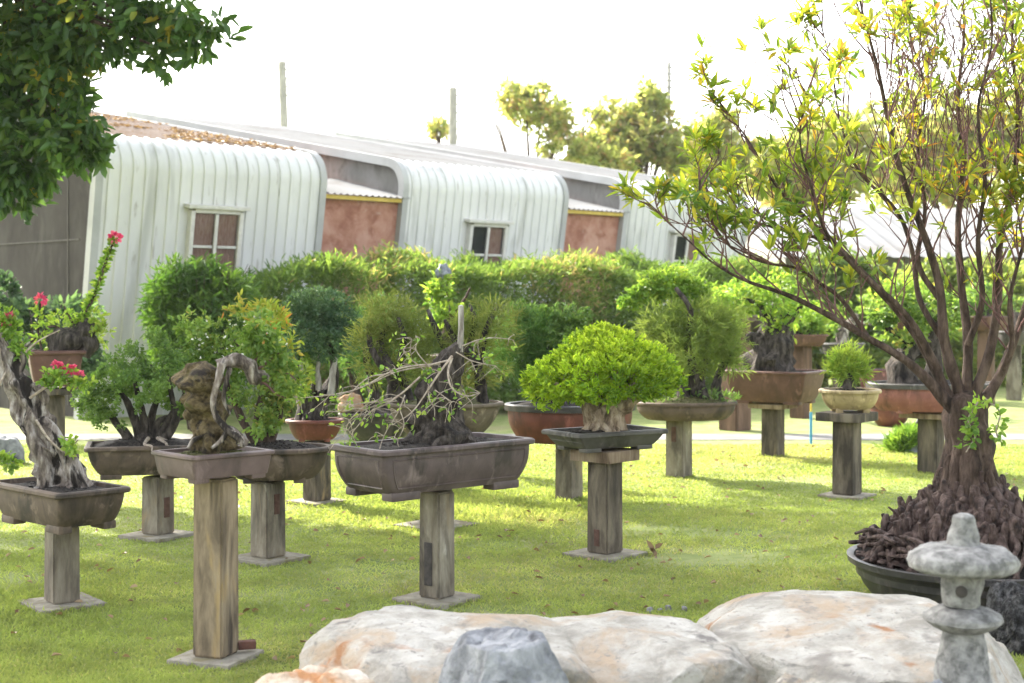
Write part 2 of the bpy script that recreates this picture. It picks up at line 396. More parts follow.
def pot_part(parent, kind, Ln, Wd, Hh, ang, mat, base=.8, lip=.03, foot=.03, bulge=.0, wall=.03, rim_mat=None, soil='soil', dome=.03, seed=0, panel=False, lipout=.018, round_=.03, crumbs=120):
    """Clay pot: feet, flared body, rolled lip, hollow inside."""
    a = math.radians(ang); g = Geo()
    hw, hd = Ln / 2, Wd / 2
    def ring(z, sw, sd): return [rotz((p[0], p[1], z), a) for p in section(sw, sd, kind, round_)]
    prof = []
    zb = foot; body = Hh - lip
    for i in range(9):
        t = i / 8
        s = base + (1 - base) * (t ** (.75)) + bulge * math.sin(math.pi * t)
        z = zb + (body - zb) * t
        inx = lipout
        prof.append((z, hw * s - inx, hd * s - inx))
    prof += [(body + .001, hw, hd), (body + lip * .25, hw + .004, hd + .004), (Hh - lip * .25, hw + .004, hd + .004), (Hh, hw - .004, hd - .004),
             (Hh, hw - wall, hd - wall), (Hh - .06, hw - wall - .006, hd - wall - .006)]
    loft(g, [ring(*p) for p in prof], True, False)
    pot = build('pot', g, mat, parent, ang=28)
    if panel:
        # raised border lines on the long and the short sides
        g2 = Geo()
        for sgn in (1, -1):
            for (ax_, half, off) in ((0, hw, hd), (1, hd, hw)):
                def pt(u, t):
                    s = base + (1 - base) * (t ** .75) + bulge * math.sin(math.pi * t)
                    z = zb + (body - zb) * t
                    o = (off * s - lipout + .0005) * sgn
                    w_ = u * (half * s - lipout - .05)
                    return rotz((w_, o, z) if ax_ == 0 else (o, w_, z), a)
                loop = [pt(-1, t) for t in np.linspace(.16, .88, 7)] + [pt(u, .88) for u in np.linspace(-.9, .9, 8)] + [pt(1, t) for t in np.linspace(.88, .16, 7)] + [pt(u, .16) for u in np.linspace(.9, -.9, 8)]
                loop.append(loop[0])
                sweep(g2, loop, .0045, n=5, sub=1)
        build('raised_border', g2, mat, pot)
    if foot > 0:
        for sx in (1, -1):
            for sy in (1, -1):
                gf = Geo()
                if kind == 'rect':
                    fw, fd = hw * .36, hd * .36
                    c = rotz((sx * (hw * base - fw / 2 - .012), sy * (hd * base - fd / 2 - .012), foot / 2 + .006), a)
                    box(gf, c, (fw, fd, foot + .012), a, .009)
                else:
                    c = rotz((sx * hw * base * .6, sy * hd * base * .55, foot / 2 + .006), a)
                    box(gf, c, (hw * .22, hd * .2, foot + .012), a, .006)
                build('pot_foot', gf, mat, pot)
    if rim_mat:
        gr = Geo()
        rr = [(body - .006, hw - .01, hd - .01), (body - .004, hw + .007, hd + .007), (Hh - .002, hw + .010, hd + .010), (Hh + .006, hw + .002, hd + .002), (Hh + .006, hw - wall - .002, hd - wall - .002), (Hh - .03, hw - wall - .004, hd - wall - .004)]
        loft(gr, [ring(*p) for p in rr], False, False)
        build('pot_rim', gr, rim_mat, pot)
    if soil:
        soil_mesh(a, kind, hw - wall - .008, hd - wall - .008, Hh - .022, dome, M[soil], parent, seed, crumbs)
    return pot

STAND_GROUP = 'posts carrying the bonsai pots'
POSTS = []
def stand(px, by, ang, s, ty, mat, label, slab=.34, cap=None, inlay=None, cat='stand', Z=None, slab_ang=None):
    Z = Z or ZG(by); x = X(px, Z); top = H(ty, Z)
    t = thing('plant_stand', label, cat, (x, Z, 0), math.radians(ang), STAND_GROUP)
    POSTS.append((x, Z, (slab or .2) * .62, slab))
    h = top - (cap[1] if cap else 0)
    z0 = 0.
    if slab:
        g = Geo(); box(g, (0, 0, -.001), (slab, slab, .05), math.radians((slab_ang or 0)), .004); build('base_slab', g, M['slab'], t); z0 = .0245
    g = Geo()
    bm = bmesh.new(); bmesh.ops.create_cube(bm, size=1)
    for v in bm.verts: v.co = Vector((v.co.x * s * (1 + .03 * (v.co.z < 0)), v.co.y * s * (1 + .03 * (v.co.z < 0)), z0 + (v.co.z + .5) * (h - z0)))
    bmesh.ops.bevel(bm, geom=list(bm.edges), offset=.009, segments=2, affect='EDGES')
    bm.verts.index_update()
    g.add([v.co[:] for v in bm.verts], [[v.index for v in f.verts] for f in bm.faces]); bm.free()
    build('post', g, mat, t)
    if cap:
        g = Geo(); box(g, (0, 0, h + cap[1] / 2 + .001), (cap[0], cap[0], cap[1] - .002), 0, .005)
        build('cap_plate', g, cap[2], t)
    if inlay:
        side, zc, w, hh, mm = inlay           # side: 'L' = face towards the left of the picture, 'R' = right
        g = Geo()
        if side == 'L': box(g, (-s / 2 - .001, 0, zc), (.012, w, hh), 0, .003)
        else: box(g, (0, -s / 2 - .001, zc), (w, .012, hh), 0, .003)
        build('inlay', g, mm, t)
    return (x, Z, top)

def potted(name, label, px, Z, zb, group='bonsai trees in pots on posts', cat='bonsai'):
    fr = Fr(px, Z, zb)
    t = thing(name, label, cat, fr.loc, 0, group)
    return fr, t

# ================================================================== SETTING
def sheet(name, pts, z, m, kind='structure'):
    me = bpy.data.meshes.new(name); me.from_pydata([(x, y, z) for x, y in pts], [], [tuple(range(len(pts)))]); me.materials.append(m)
    o = bpy.data.objects.new(name, me); COL.objects.link(o); o['kind'] = kind
    return o

lm = rough_mat('lawn_ground', [(.16, .20, .055), (.212, .25, .078), (.262, .275, .11)], 5, rough=.95, bump=.6, bscale=90, bdist=.02,
    stains=[((.24, .215, .11), .9, (1, 1, 1), .54, .70), ((.11, .155, .04), 1.6, (1, 1, 1), .56, .7), ((.20, .16, .09), 2.6, (1, 1, 1), .64, .74)])
lawn_pts = [(-400, -30), (400, -30), (400, 500), (-400, 500)]
sheet('lawn_ground', lawn_pts, 0, lm)
path_far = lambda x: 16.55 + .0 * x
sheet('garden_path', [(-14, 15.7), (16, 15.7), (16, 16.4), (-14, 16.4)], .006, M['path'])
sheet('gravel_bed', [(.9, 3.4), (2.9, 3.4), (2.9, 5.3), (1.9, 5.5), (1.2, 5.1)], .005, M['gravel'])

# ------------------------------------------------------------------ houses
D = np.array((.72, .694)); D /= np.linalg.norm(D); NV = np.array((D[1], -D[0]))
HANG = math.atan2(D[1], D[0])
LEAN = .55; HW = 3.5; HTOP = 3.62; RADC = .42; RBACK = 8.2; SLOPE = math.radians(10.5)
def profile():
    """front sheet: foot, leaning wall, rounded eave, rising roof -> list of (y, z)."""
    a = math.atan2(LEAN, HTOP)                     # wall leans out
    top = np.array((-LEAN, HTOP))
    wd = np.array((-math.sin(a), math.cos(a))); rdv = np.array((math.cos(SLOPE), math.sin(SLOPE)))
    turn = math.acos(np.dot(wd, rdv)); tl = RADC * math.tan(turn / 2)
    p0 = top - wd * tl
    pts = [np.array((0., 0.)), p0 * .33, p0 * .66, p0]
    c = p0 + np.array((wd[1], -wd[0])) * RADC
    for i in range(1, 10):
        t = turn * i / 9; r = p0 - c
        co, si = math.cos(-t), math.sin(-t)
        pts.append(c + np.array((r[0] * co - r[1] * si, r[0] * si + r[1] * co)))
    e = pts[-1]
    for k in (.25, .5, .75, 1): pts.append(e + rdv * RBACK * k)
    return pts
PRF = profile()
def pnorm(i):
    a = PRF[max(0, i - 1)]; b_ = PRF[min(len(PRF) - 1, i + 1)]; d = b_ - a; d = d / np.linalg.norm(d)
    return np.array((-d[1], d[0]))
def house(u0, label, curtain, annex=True, glabel=None):
    base = np.array((-5.2, 18.0)) - LEAN * NV + D * u0
    t = thing('bungalow', label, 'bungalow', (base[0], base[1], 0), HANG, 'row of white metal bungalows')
    # ribbed sheet wall that folds over into the roof
    us = []; pitch = .175; n = int(HW / pitch); pitch = HW / n
    for i in range(n):
        o = i * pitch
        us += [(o, 0), (o + pitch * .70, 0), (o + pitch * .77, .022), (o + pitch * .93, .022)]
    us.append((HW, 0))
    for (nm, i0, i1, mm) in (('wall_sheet', 0, 12, M['white_metal']), ('roof_sheet', 12, len(PRF) - 1, M['roof_metal'])):
        g = Geo(); V = []; Fc = []; rows = i1 - i0 + 1; nc = len(us)
        for i in range(i0, i1 + 1):
            nn = pnorm(i)
            for (u, h) in us:
                V.append((u, PRF[i][0] + nn[0] * h, PRF[i][1] + nn[1] * h))
        for i in range(rows - 1):
            for j in range(nc - 1):
                a = i * nc + j; Fc.append((a, a + 1, a + nc + 1, a + nc))
        g.add(V, Fc)
        build(nm, g, M['roof_litter'] if (u0 == 0 and nm == 'roof_sheet') else mm, t, ang=20)
    # folded edge trim at both ends, 12 cm deep
    for side, sx in (('l', -1), ('r', 1)):
        g = Geo(); V = []; Fc = []
        u_out = -.05 if sx < 0 else HW + .05; u_in = .055 if sx < 0 else HW - .055
        for i in range(len(PRF)):
            nn = pnorm(i)
            for (u, h) in ((u_in, .034), (u_out, .034), (u_out, -.10), (u_in, -.10)):
                V.append((u, PRF[i][0] + nn[0] * h, PRF[i][1] + nn[1] * h))
        for i in range(len(PRF) - 1):
            for j in range(4):
                a = i * 4 + j; b_ = i * 4 + (j + 1) % 4
                Fc.append((a, b_, b_ + 4, a + 4))
        Fc += [(3, 2, 1, 0), tuple(range(len(PRF) * 4 - 4, len(PRF) * 4))]
        g.add(V, Fc); build('edge_trim', g, M['trim'], t, ang=30)
    # end walls and back wall
    for xx, dark in ((.14, True), (HW - .14, False)):
        g = Geo(); th = .06
        poly = [PRF[i] - pnorm(i) * .09 for i in range(len(PRF))]
        poly[0] = np.array((.10, 0)); poly = poly + [np.array((poly[-1][0], 0.))]
        nP = len(poly)
        V = [(xx, p[0], p[1]) for p in poly] + [(xx + th * (1 if dark else -1), p[0], p[1]) for p in poly]
        Fc = [tuple(range(nP)), tuple(range(2 * nP - 1, nP - 1, -1))] + [(i, (i + 1) % nP, (i + 1) % nP + nP, i + nP) for i in range(nP)]
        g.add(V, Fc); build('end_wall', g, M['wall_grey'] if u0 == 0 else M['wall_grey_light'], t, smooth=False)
    if u0 == 0:
        g = Geo()
        for zz in (1.25, 2.35):
            box(g, (.137, 4.1, zz), (.012, 7.6, .02), 0, 0)
        box(g, (.137, .62, 1.8), (.012, .02, 3.3), 0, 0)
        build('render_joint', g, M['joint'], t)
    g = Geo(); e = PRF[-1]; box(g, (HW / 2, e[0] - .1, e[1] / 2 - .1), (HW - .3, .1, e[1] - .2), 0, 0); build('back_wall', g, M['wall_grey_light'], t)
    # window
    w0, w1, z0, z1 = 1.36, 2.12, 1.86, 2.76
    la = math.atan2(LEAN, HTOP); tilt = Matrix.Rotation(la, 4, 'X')
    def on(u, z, off): return (u, -z * LEAN / HTOP - off * math.cos(la), z - off * math.sin(la))
    g = Geo(); fw = .06
    for (uu, zz, du, dz) in ((w0, (z0 + z1) / 2, fw, z1 - z0), (w1, (z0 + z1) / 2, fw, z1 - z0), ((w0 + w1) / 2, z0, w1 - w0 - fw - .004, fw), ((w0 + w1) / 2, z1, w1 - w0 - fw - .004, fw)):
        box(g, on(uu, zz, .05), (du, .10, dz), 0, .004, tilt)
    fo = build('window', g, M['frame'], t)
    g = Geo(); box(g, on((w0 + w1) / 2, z1 + .055, .065), (w1 - w0 + .2, .16, .05), 0, .004, tilt); build('window_head', g, M['frame'], fo)
    g = Geo(); box(g, on((w0 + w1) / 2, z0 - .05, .07), (w1 - w0 + .16, .16, .04), 0, .004, tilt); build('sill', g, M['frame'], fo)
    g = Geo()
    box(g, on((w0 + w1) / 2, (z0 + z1) / 2, .072), (.05, .03, z1 - z0 - .07), 0, .003, tilt)
    for uu in ((w0 * .75 + w1 * .25), (w0 * .25 + w1 * .75)):
        box(g, on(uu, (z0 + z1) / 2 - .03, .072), ((w1 - w0) / 2 - .09, .026, .035), 0, .003, tilt)
    build('glazing_bars', g, M['frame'], fo)
    g = Geo(); box(g, on((w0 + w1) / 2, (z0 + z1) / 2, .060), (w1 - w0 - .062, .006, z1 - z0 - .062), 0, 0, tilt); build('pane', g, M['glass'], fo)
    # curtain with folds, 6 mm proud of the sheet
    for (ca, cb) in curtain:
        g = Geo(); V = []; Fc = []; nn = 40
        for i in range(nn + 1):
            u = w0 + .04 + (w1 - w0 - .08) * (ca + (cb - ca) * i / nn)
            q = .043 + .004 * math.sin(i * 1.1)
            V += [on(u, z0 + .04, q), on(u, z1 - .04, q)]
        for i in range(nn): Fc.append((i * 2, i * 2 + 2, i * 2 + 3, i * 2 + 1))
        g.add(V, Fc); build('curtain', g, M['curtain'], fo)
    g = Geo(); box(g, on((w0 + w1) / 2, (z0 + z1) / 2, .033), (w1 - w0 - .07, .006, z1 - z0 - .07), 0, 0, tilt); build('dark_room_panel', g, M['dark_room'], fo)  # dark panel painted for the unlit room behind the panes
    if annex:
        # red link wall to the left, with its small roof
        zt = 3.02
        g = Geo(); yb = lambda z: -z * LEAN / HTOP + .07          # the infill leans with the shell
        V = [(-1.46, yb(0), 0), (.045, yb(0), 0), (.045, yb(zt), zt), (-1.46, yb(zt), zt), (-1.46, 3.0, 0), (.045, 3.0, 0), (.045, 3.0, zt), (-1.46, 3.0, zt)]
        g.add(V, [(0, 1, 2, 3), (5, 4, 7, 6), (4, 0, 3, 7), (1, 5, 6, 2), (3, 2, 6, 7)]); build('link_wall', g, M['wall_red'], t, smooth=False)
        g = Geo(); box(g, (-.72, -.45, zt + .03), (1.5, .05, .06), 0, .004); build('fascia', g, M['yellow_paint'], t)
        g = Geo(); V = []; Fc = []
        nn = 40
        for i in range(nn + 1):
            u = -1.46 + 1.55 * i / nn; h = .012 * math.sin(i * math.pi)
            h = .02 if i % 3 == 0 else 0.
            for (y, z) in ((-.52, zt + .064), (1.3, zt + .46)):
                V.append((u, y, z + h))
        for i in range(nn): Fc.append((i * 2, i * 2 + 2, i * 2 + 3, i * 2 + 1))
        g.add(V, Fc); build('link_roof', g, M['roof_metal'], t, smooth=False)
    return t, base
h1, b1 = house(0, 'nearest white ribbed bungalow with a dark grey end wall and red curtains in its window', [(.0, .46), (.52, 1.)], annex=False)
h2, b2 = house(5.03, 'middle white ribbed bungalow of the row with one pink curtain in its window', [(.55, .98)])
h3, b3 = house(10.06, 'farthest white ribbed bungalow of the row, partly behind the tall bonsai tree', [(.6, .95)])

# dry leaves lying on the first roof
Lv = Leaves(5); rg = np.random.default_rng(5)
N = 1500
u = rg.uniform(.1, HW - .1, N); y = rg.uniform(0, 1, N) ** 1.2 * 5.5 + .1
e = PRF[12]
z = e[1] + y * math.sin(SLOPE) + .035
loc = np.stack([u, e[0] + y * math.cos(SLOPE), z], 1)
c, s = math.cos(HANG), math.sin(HANG)
W = np.stack([b1[0] + loc[:, 0] * c - loc[:, 1] * s, b1[1] + loc[:, 0] * s + loc[:, 1] * c, loc[:, 2]], 1)
keep = sines(W, 2.2, 3) > -.4
dd = rg.normal(size=(N, 3)); dd[:, 2] *= .08
Lv.add(W[keep], dd[keep], .085, .045, .2, .1, flat=.85)
tag(Lv.build('roof_leaves', M['litter']), 'brown dry leaves scattered on the nearest bungalow roof', 'leaves', None, 'stuff')

# pale roofed building far right
t = thing('long_building', 'long low building with a white metal roof behind the tall tree', 'building', (8.4, 31, 0), math.radians(6))
g = Geo(); box(g, (4, 3, 1.25), (13, 6, 2.5), 0, .01); build('wall', g, M['wall_grey_light'], t)
g = Geo(); V = []; Fc = []; nn = 120
for i in range(nn + 1):
    xx = -3 + 14 * i / nn; h = .03 if i % 3 == 0 else 0
    V += [(xx, -.9, 2.45 + h), (xx, 3, 3.75 + h), (xx, 6.8, 2.45 + h)]
for i in range(nn): Fc += [(i * 3, i * 3 + 3, i * 3 + 4, i * 3 + 1), (i * 3 + 1, i * 3 + 4, i * 3 + 5, i * 3 + 2)]
g.add(V, Fc); build('roof', g, M['roof_metal'], t, smooth=False)

g = Geo(); V = [(x_, y_, z_) for x_ in (-2.5, -2.4) for (y_, z_) in ((-.0, 2.51), (3, 3.62), (6., 2.51))]
g.add(V, [(0, 2, 1), (3, 4, 5), (0, 1, 4, 3), (1, 2, 5, 4), (2, 0, 3, 5)]); build('gable', g, M['wall_grey_light'], t, smooth=False)
# utility poles and mast
def pole(px, y0, Z, r, label, ins=True, lean=0):
    t = thing('utility_pole', label, 'pole', (X(px, Z), Z, 0), 0, 'poles behind the bungalows')
    g = Geo(); top = H(y0, Z); sweep(g, [(lean, 0, 0), (lean / 2, 0, top / 2), (0, 0, top)], [r * 1.35, r * 1.15, r], n=10, sub=1); build('shaft', g, M['pole'], t)
    if ins:
        for k in range(4):
            g = Geo(); zz = top - .25 - .28 * k
            sweep(g, [(r * .5, 0, zz), (r + .10, 0, zz + .01), (r + .16, 0, zz + .06)], [.02, .045, .03], n=8, sub=1); build('insulator', g, M['frame'], t)
    return t
pole(282, 62, 46, .13, 'grey concrete utility pole with small insulators standing alone above the left roofs', True, .3)
pole(453, 88, 46, .135, 'grey concrete utility pole beside the far trees, left of them', True)
t = thing('antenna_mast', 'thin bare antenna mast rising out of the far trees', 'mast', (X(669, 42), 42, 0))
g = Geo(); sweep(g, [(0, 0, 0), (0, 0, H(62, 42))], [.085, .055], n=6, sub=1); build('tube', g, M['pole'], t)
for k in range(4):
    g = Geo(); box(g, (0, 0, H(62, 42) - .15 - .2 * k), (.45 - .06 * k, .05, .05), .4, 0)
    build('aerial', g, M['pole'], t)

# ------------------------------------------------------------------ generic far trees
def far_tree(px, Z, pads, n, ll, lw, mat, label, trunk_px=None, seed=0, name='tree', group='trees beyond the bungalows', gap=-.5, freq=1.5, cat='tree', bark='bark_brown'):
    fr = Fr(px, Z, 0.)
    t = thing(name, label, cat, fr.loc, 0, group)
    g = Geo(); rg2 = random.Random(seed)
    top = fr.p(pads[0][0], pads[0][1])
    sweep(g, [(0, 0, 0), (top[0] * .3, .1, top[2] * .4), (top[0], 0, top[2])], [.16 * Z / 40, .12 * Z / 40, .03], n=8, nz=.3)
    for p in pads:
        c_ = fr.p(p[0], p[1], p[4] if len(p) > 4 else 0)
        for k in range(3):
            e_ = c_ + np.array([rg2.uniform(-1, 1) * fr.m(p[2]) * .7, rg2.uniform(-.6, .6) * fr.m(p[2]), rg2.uniform(-.3, .8) * fr.m(p[3])])
            st = np.array((top[0] * .3, .1, top[2] * rg2.uniform(.35, .6)))
            sweep(g, [st, (st + e_) / 2 + np.array((0, 0, .3)), e_], [.06 * Z / 40, .04 * Z / 40, .012], n=5, nz=.2)
    build('trunk', g, M[bark], t)
    Lv = Leaves(seed)
    crown(Lv, fr, pads, n, ll, lw, k=6, up=.2, shell=.15, spread=.8, gap=gap, freq=freq, seed=seed, lump=.3)
    Lv.build('crown', mat, t)
    return t
far_tree(520, 40, [(560, 118, 40, 18), (505, 102, 30, 18), (495, 122, 24, 11), (590, 115, 24, 22), (570, 148, 60, 18), (535, 95, 18, 10), (600, 165, 50, 14)], 5600, .2, .1, M['leaf_far'], 'thin airy tree with gaps in its crown beside the far utility pole', seed=11, gap=.12, freq=2.2)
far_tree(640, 41, [(640, 140, 50, 34), (615, 118, 28, 20), (655, 108, 24, 20), (600, 160, 44, 26), (648, 92, 12, 12), (680, 150, 34, 30), (585, 145, 24, 18)], 7600, .2, .1, M['leaf_far'], 'green and russet tree around the thin antenna mast', seed=12, gap=-.15, freq=2.2)
far_tree(705, 43, [(705, 155, 40, 28), (712, 130, 26, 18), (740, 165, 35, 28), (725, 118, 12, 10)], 5000, .2, .1, M['leaf_far'], 'rounded tree above the end of the third bungalow roof', seed=13, gap=-.15, freq=2.2)
far_tree(442, 47, [(440, 128, 8, 10), (458, 130, 10, 8), (445, 135, 14, 7)], 300, .3, .14, M['leaf_far'], 'small leafy treetop at the foot of the far utility pole', seed=14, gap=-.2)
far_tree(800, 44, [(800, 175, 60, 45), (840, 150, 45, 40), (770, 190, 40, 30)], 5000, .36, .17, M['leaf_far'], 'pale green tree standing behind the left side of the tall bonsai', seed=15, gap=-.3)
far_tree(960, 46, [(950, 150, 70, 55), (1010, 120, 45, 50), (900, 180, 50, 35)], 5500, .36, .17, M['leaf_far'], 'pale green tree behind the white roofed long building', seed=16, gap=-.3)

# hedges
def hedge(name, label, line, thick, hts, n, ll, lw, mat, seed, cat='hedge', topn=.12, core=True):
    rg = np.random.default_rng(seed)
    a = np.array(line[0]); b_ = np.array(line[1]); Ld = np.linalg.norm(b_ - a); d = (b_ - a) / Ld; nn = np.array((-d[1], d[0]))
    t = thing(name, label, cat, (a[0], a[1], 0), 0)
    hf = lambda s: np.interp(s, np.linspace(0, Ld, len(hts)), hts)
    # branches inside
    if core:
        g = Geo()
        rr = random.Random(seed)
        for k in range(int(Ld * 14)):
            s = rr.uniform(.15, Ld - .15); q = rr.uniform(-.35, .35) * thick
            p = a + d * s + nn * q - a
            h = hf(s) * rr.uniform(.7, 1.0); lx, ly = rr.uniform(-.25, .25), rr.uniform(-.25, .25)
            sweep(g, [(p[0], p[1], 0), (p[0] + lx * .4, p[1] + ly * .4, h * .5), (p[0] + lx, p[1] + ly, h)], [.014, .011, .005], n=4, sub=2)
        build('stems', g, M['bark_brown'], t)
    N = n // 6
    s = rg.uniform(0, Ld, N); which = rg.random(N)
    h = hf(s)
    q = np.where(which < .5, -1, np.where(which < .58, 1, rg.uniform(-1, 1, N))) * thick / 2
    z = np.where(which < .58, rg.uniform(.1, 1, N) * h, h)
    core_in = rg.random(N) < .35
    q = np.where(core_in, q * rg.random(N), q); z = np.where(core_in, z * rg.uniform(.4, 1, N), z)
    P = np.stack([d[0] * s + nn[0] * q, d[1] * s + nn[1] * q, z], 1)
    wv = sines(P * np.array((1, 1, 1.5)), 2.6, seed) * topn + sines(P, 7., seed + 1) * topn * .5
    edge = np.minimum(1, np.minimum(s, Ld - s) / .5)[:, None]
    P[:, 2] *= (.75 + .25 * np.sqrt(edge[:, 0]))
    P[:, :2] += nn * (-wv[:, None] * 1.2)
    P[:, 2] += wv * (z / h) ** 2
    out = np.stack([nn[0] * np.sign(q), nn[1] * np.sign(q), (z / h) ** 3 * 1.5], 1)
    v = .45 + .25 * sines(P, 2.0, seed + 4) + .1 * sines(P, 9., seed + 5)
    k = 6
    P = np.repeat(P, k, 0) + rg.normal(size=(N * k, 3)) * ll * .5
    out = np.repeat(out, k, 0) * .6 + rg.normal(size=(N * k, 3)) * .7 + np.array((0, 0, -.1))
    P[:, 2] = np.maximum(P[:, 2], .03)
    Lv = Leaves(seed); Lv.add(P, out, ll, lw, .2, .2, np.repeat(v, k) + rg.normal(size=N * k) * .22)
    Lv.build('foliage', mat, t)
    return t
hedge('bamboo_hedge', 'long clipped hedge of fine green bamboo in front of the white bungalows', [(-3.3, 17.9), (4.3, 23.2)], 1.1, [1.93, 1.90, 1.97, 2.0, 1.95, 2.02, 1.98, 2.02], 70000, .12, .022, M['leaf_bamboo'], 21)
# rounded bamboo shrub at the hedge's left end
fr = Fr(200, 16.9, 0); t = thing('bamboo_bush', 'rounded dark green bamboo bush under the window with red curtains', 'bush', fr.loc)
g = Geo(); rr = random.Random(4)
for k in range(40):
    a_ = rr.random() * 6.28; q = rr.random() * .4; e_ = rr.uniform(.3, .6)
    sweep(g, [(q * math.cos(a_) * .5, q * math.sin(a_) * .5, 0), (q * math.cos(a_), q * math.sin(a_), 1.), (e_ * math.cos(a_), e_ * math.sin(a_), rr.uniform(1.5, 2.1))], [.014, .01, .004], n=4, sub=2)
build('stems', g, M['bark_brown'], t)
Lv = Leaves(22); crown(Lv, fr, [(200, 308, 48, 36, 0, 45), (180, 300, 34, 32, -.2, 35), (222, 298, 30, 30, -.1, 35), (200, 345, 48, 60, 0, 40), (215, 280, 18, 10, 0, 20)], 15000, .13, .026, k=6, up=-.1, shell=.4, spread=.7, seed=22, freq=5)
Lv.build('foliage', M['leaf_bush'], t)
hedge('far_hedge', 'dark hedge of mixed shrubs along the far right edge of the lawn', [(4.9, 25.0), (13.5, 27.5)], 1.2, [1.75, 1.95, 1.85, 2.0, 1.9, 1.95], 30000, .17, .07, M['leaf_hedge'], 23, topn=.18)
# dark shrub by the grey wall
fr = Fr(45, 16.0, 0); t = thing('shrub', 'dark shrub in shade at the foot of the grey end wall', 'shrub', fr.loc)
g = Geo(); 
for k in range(14):
    a_ = k * .9; sweep(g, [(0, 0, 0), (.15 * math.cos(a_), .15 * math.sin(a_), .7), (.4 * math.cos(a_), .3 * math.sin(a_), 1.5)], [.015, .01, .005], n=4, sub=2)
build('stems', g, M['bark_dark'], t)
Lv = Leaves(24); crown(Lv, fr, [(55, 320, 38, 30), (25, 335, 30, 35), (60, 360, 45, 40), (5, 300, 18, 30)], 3500, .11, .05, k=5, shell=.3, seed=24, freq=5, gap=-.3)
Lv.build('foliage', M['leaf_blue'], t)

# ------------------------------------------------------------------ big shade tree, upper left
Zt = 12.5
fr = Fr(-330, 12.8, 0)
t = thing('shade_tree', 'large dark leaved shade tree whose branches hang into the upper left corner', 'tree', fr.loc)
g = Geo()
sweep(g, [(0, 0, 0), (.05, 0, .9), (.2, -.05, 2.2), (.1, 0, 3.6), (0, .1, 5.4)], [.36, .27, .23, .18, .09], n=14, nz=.2, flute=.08, nf=5)
BP = [  # crown clumps in world metres: centre, radii
    ((-6.2, 11.8, 5.9), (2.3, 2.2, 1.5)), ((-8.0, 13.4, 6.0), (2.4, 2.3, 1.6)), ((-5.3, 10.3, 5.9), (1.9, 1.8, 1.2)),
    ((-4.0, 12.6, 6.4), (1.9, 1.8, 1.2)), ((-6.6, 9.4, 5.3), (1.8, 1.6, 1.3)), ((-7.2, 12.4, 7.2), (2.2, 2.2, 1.2)),
    ((-3.6, 10.6, 6.0), (1.5, 1.6, .9)), ((-9.0, 11.3, 5.4), (2., 2., 1.5)), ((-4.6, 15., 6.6), (1.8, 1.6, .9)), ((-3.5, 16.5, 7.0), (1.8, 1.6, .9)), ((-5.6, 13.6, 6.8), (1.8, 1.6, 1.))]
for (c_, r_) in BP:
    e_ = np.array(c_) - np.array(fr.loc); st = np.array((.12, 0, 3.0 + random.random() * 1.2))
    sweep(g, [st, st * .5 + e_ * .5 + np.array((0, 0, .35)), e_], [.12, .08, .03], n=8, nz=.2)
    for k in range(5):
        o = e_ + np.array([random.uniform(-.8, .8) * r_[j] for j in range(3)])
        sweep(g, [e_ * .6 + st * .4, e_ * .8 + o * .2, o], [.05, .035, .01], n=6, nz=.15)
vis2 = [(206, 30, 18, 15, -.9), (190, 45, 16, 14, -.9), (160, 62, 12, 10, -.9), (60, 90, 34, 32, -.6), (20, 110, 40, 36, -.5), (62, 130, 30, 36, -.65), (14, 165, 32, 34, -.5), (25, 60, 45, 40, -.5)]
vis = [(60, 70, 42, 40, -.5), (45, 125, 36, 34, -.5), (15, 140, 30, 40, -.3), (35, 10, 75, 55, -.4), (20, 85, 42, 45, -.3), (95, 35, 55, 36, -.6), (75, 118, 30, 38, -.7), (88, 150, 16, 26, -.7), (30, 165, 30, 30, -.5), (10, 195, 24, 22, -.4), (150, 8, 40, 22, -.8), (183, 26, 30, 15, -.9), (208, 32, 17, 14, -.9), (160, 48, 16, 14, -.9), (135, 30, 22, 14, -.8), (-40, 60, 60, 90, 0)]
for p in vis:
    e_ = fr.p(p[0], p[1], p[4]); st = np.array((.14, 0, 2.8 + .25 * random.random()))
    mid = fr.p(-60, -5 - 10 * random.random(), -.3)
    sweep(g, [st, mid, (mid + e_) / 2 + np.array((0, 0, .1)), e_], [.07, .05, .03, .008], n=6, nz=.15)
build('trunk', g, M['bark_brown'], t)
Lv = Leaves(31)
crown(Lv, fr, vis, 6000, .135, .058, k=6, up=-.35, shell=.1, spread=.75, gap=-.4, freq=5, seed=31, lump=.3, fold=.2, droop=.2)
crown(Lv, fr, vis2, 2200, .135, .058, k=6, up=-.35, shell=.05, spread=.75, gap=-1.2, freq=5, seed=33, lump=.3, fold=.2, droop=.2)
rg = np.random.default_rng(32)
for (c_, r_) in BP:
    N = int(210 * r_[0] * r_[1])
    Dv = unit(rg.normal(size=(N, 3))); P = np.array(c_) - np.array(fr.loc) + Dv * np.array(r_) * rg.uniform(.15, 1, (N, 1)) ** .5
    P = np.repeat(P, 6, 0) + rg.normal(size=(N * 6, 3)) * .07
    Lv.add(P, np.repeat(Dv, 6, 0) + rg.normal(size=(N * 6, 3)) * .7 + np.array((0, 0, -.3)), .135, .06, .2, .2, rg.random(N * 6) * .9)
Lv.build('crown', M['leaf_big'], t)

# ================================================================== BONSAI ON POSTS
def flower(parent, at, r=.028, n=26, seed=0, mat=None):
    rg = np.random.default_rng(seed + 50); Dv = unit(rg.normal(size=(n, 3)) + np.array((0, 0, .5)))
    L = Leaves(seed); L.add(np.repeat(np.array([at]), n, 0) + Dv * r * .4, Dv, r * .9, r * .7, .2, .2)
    L.build('flower', mat or M['petal'], parent)

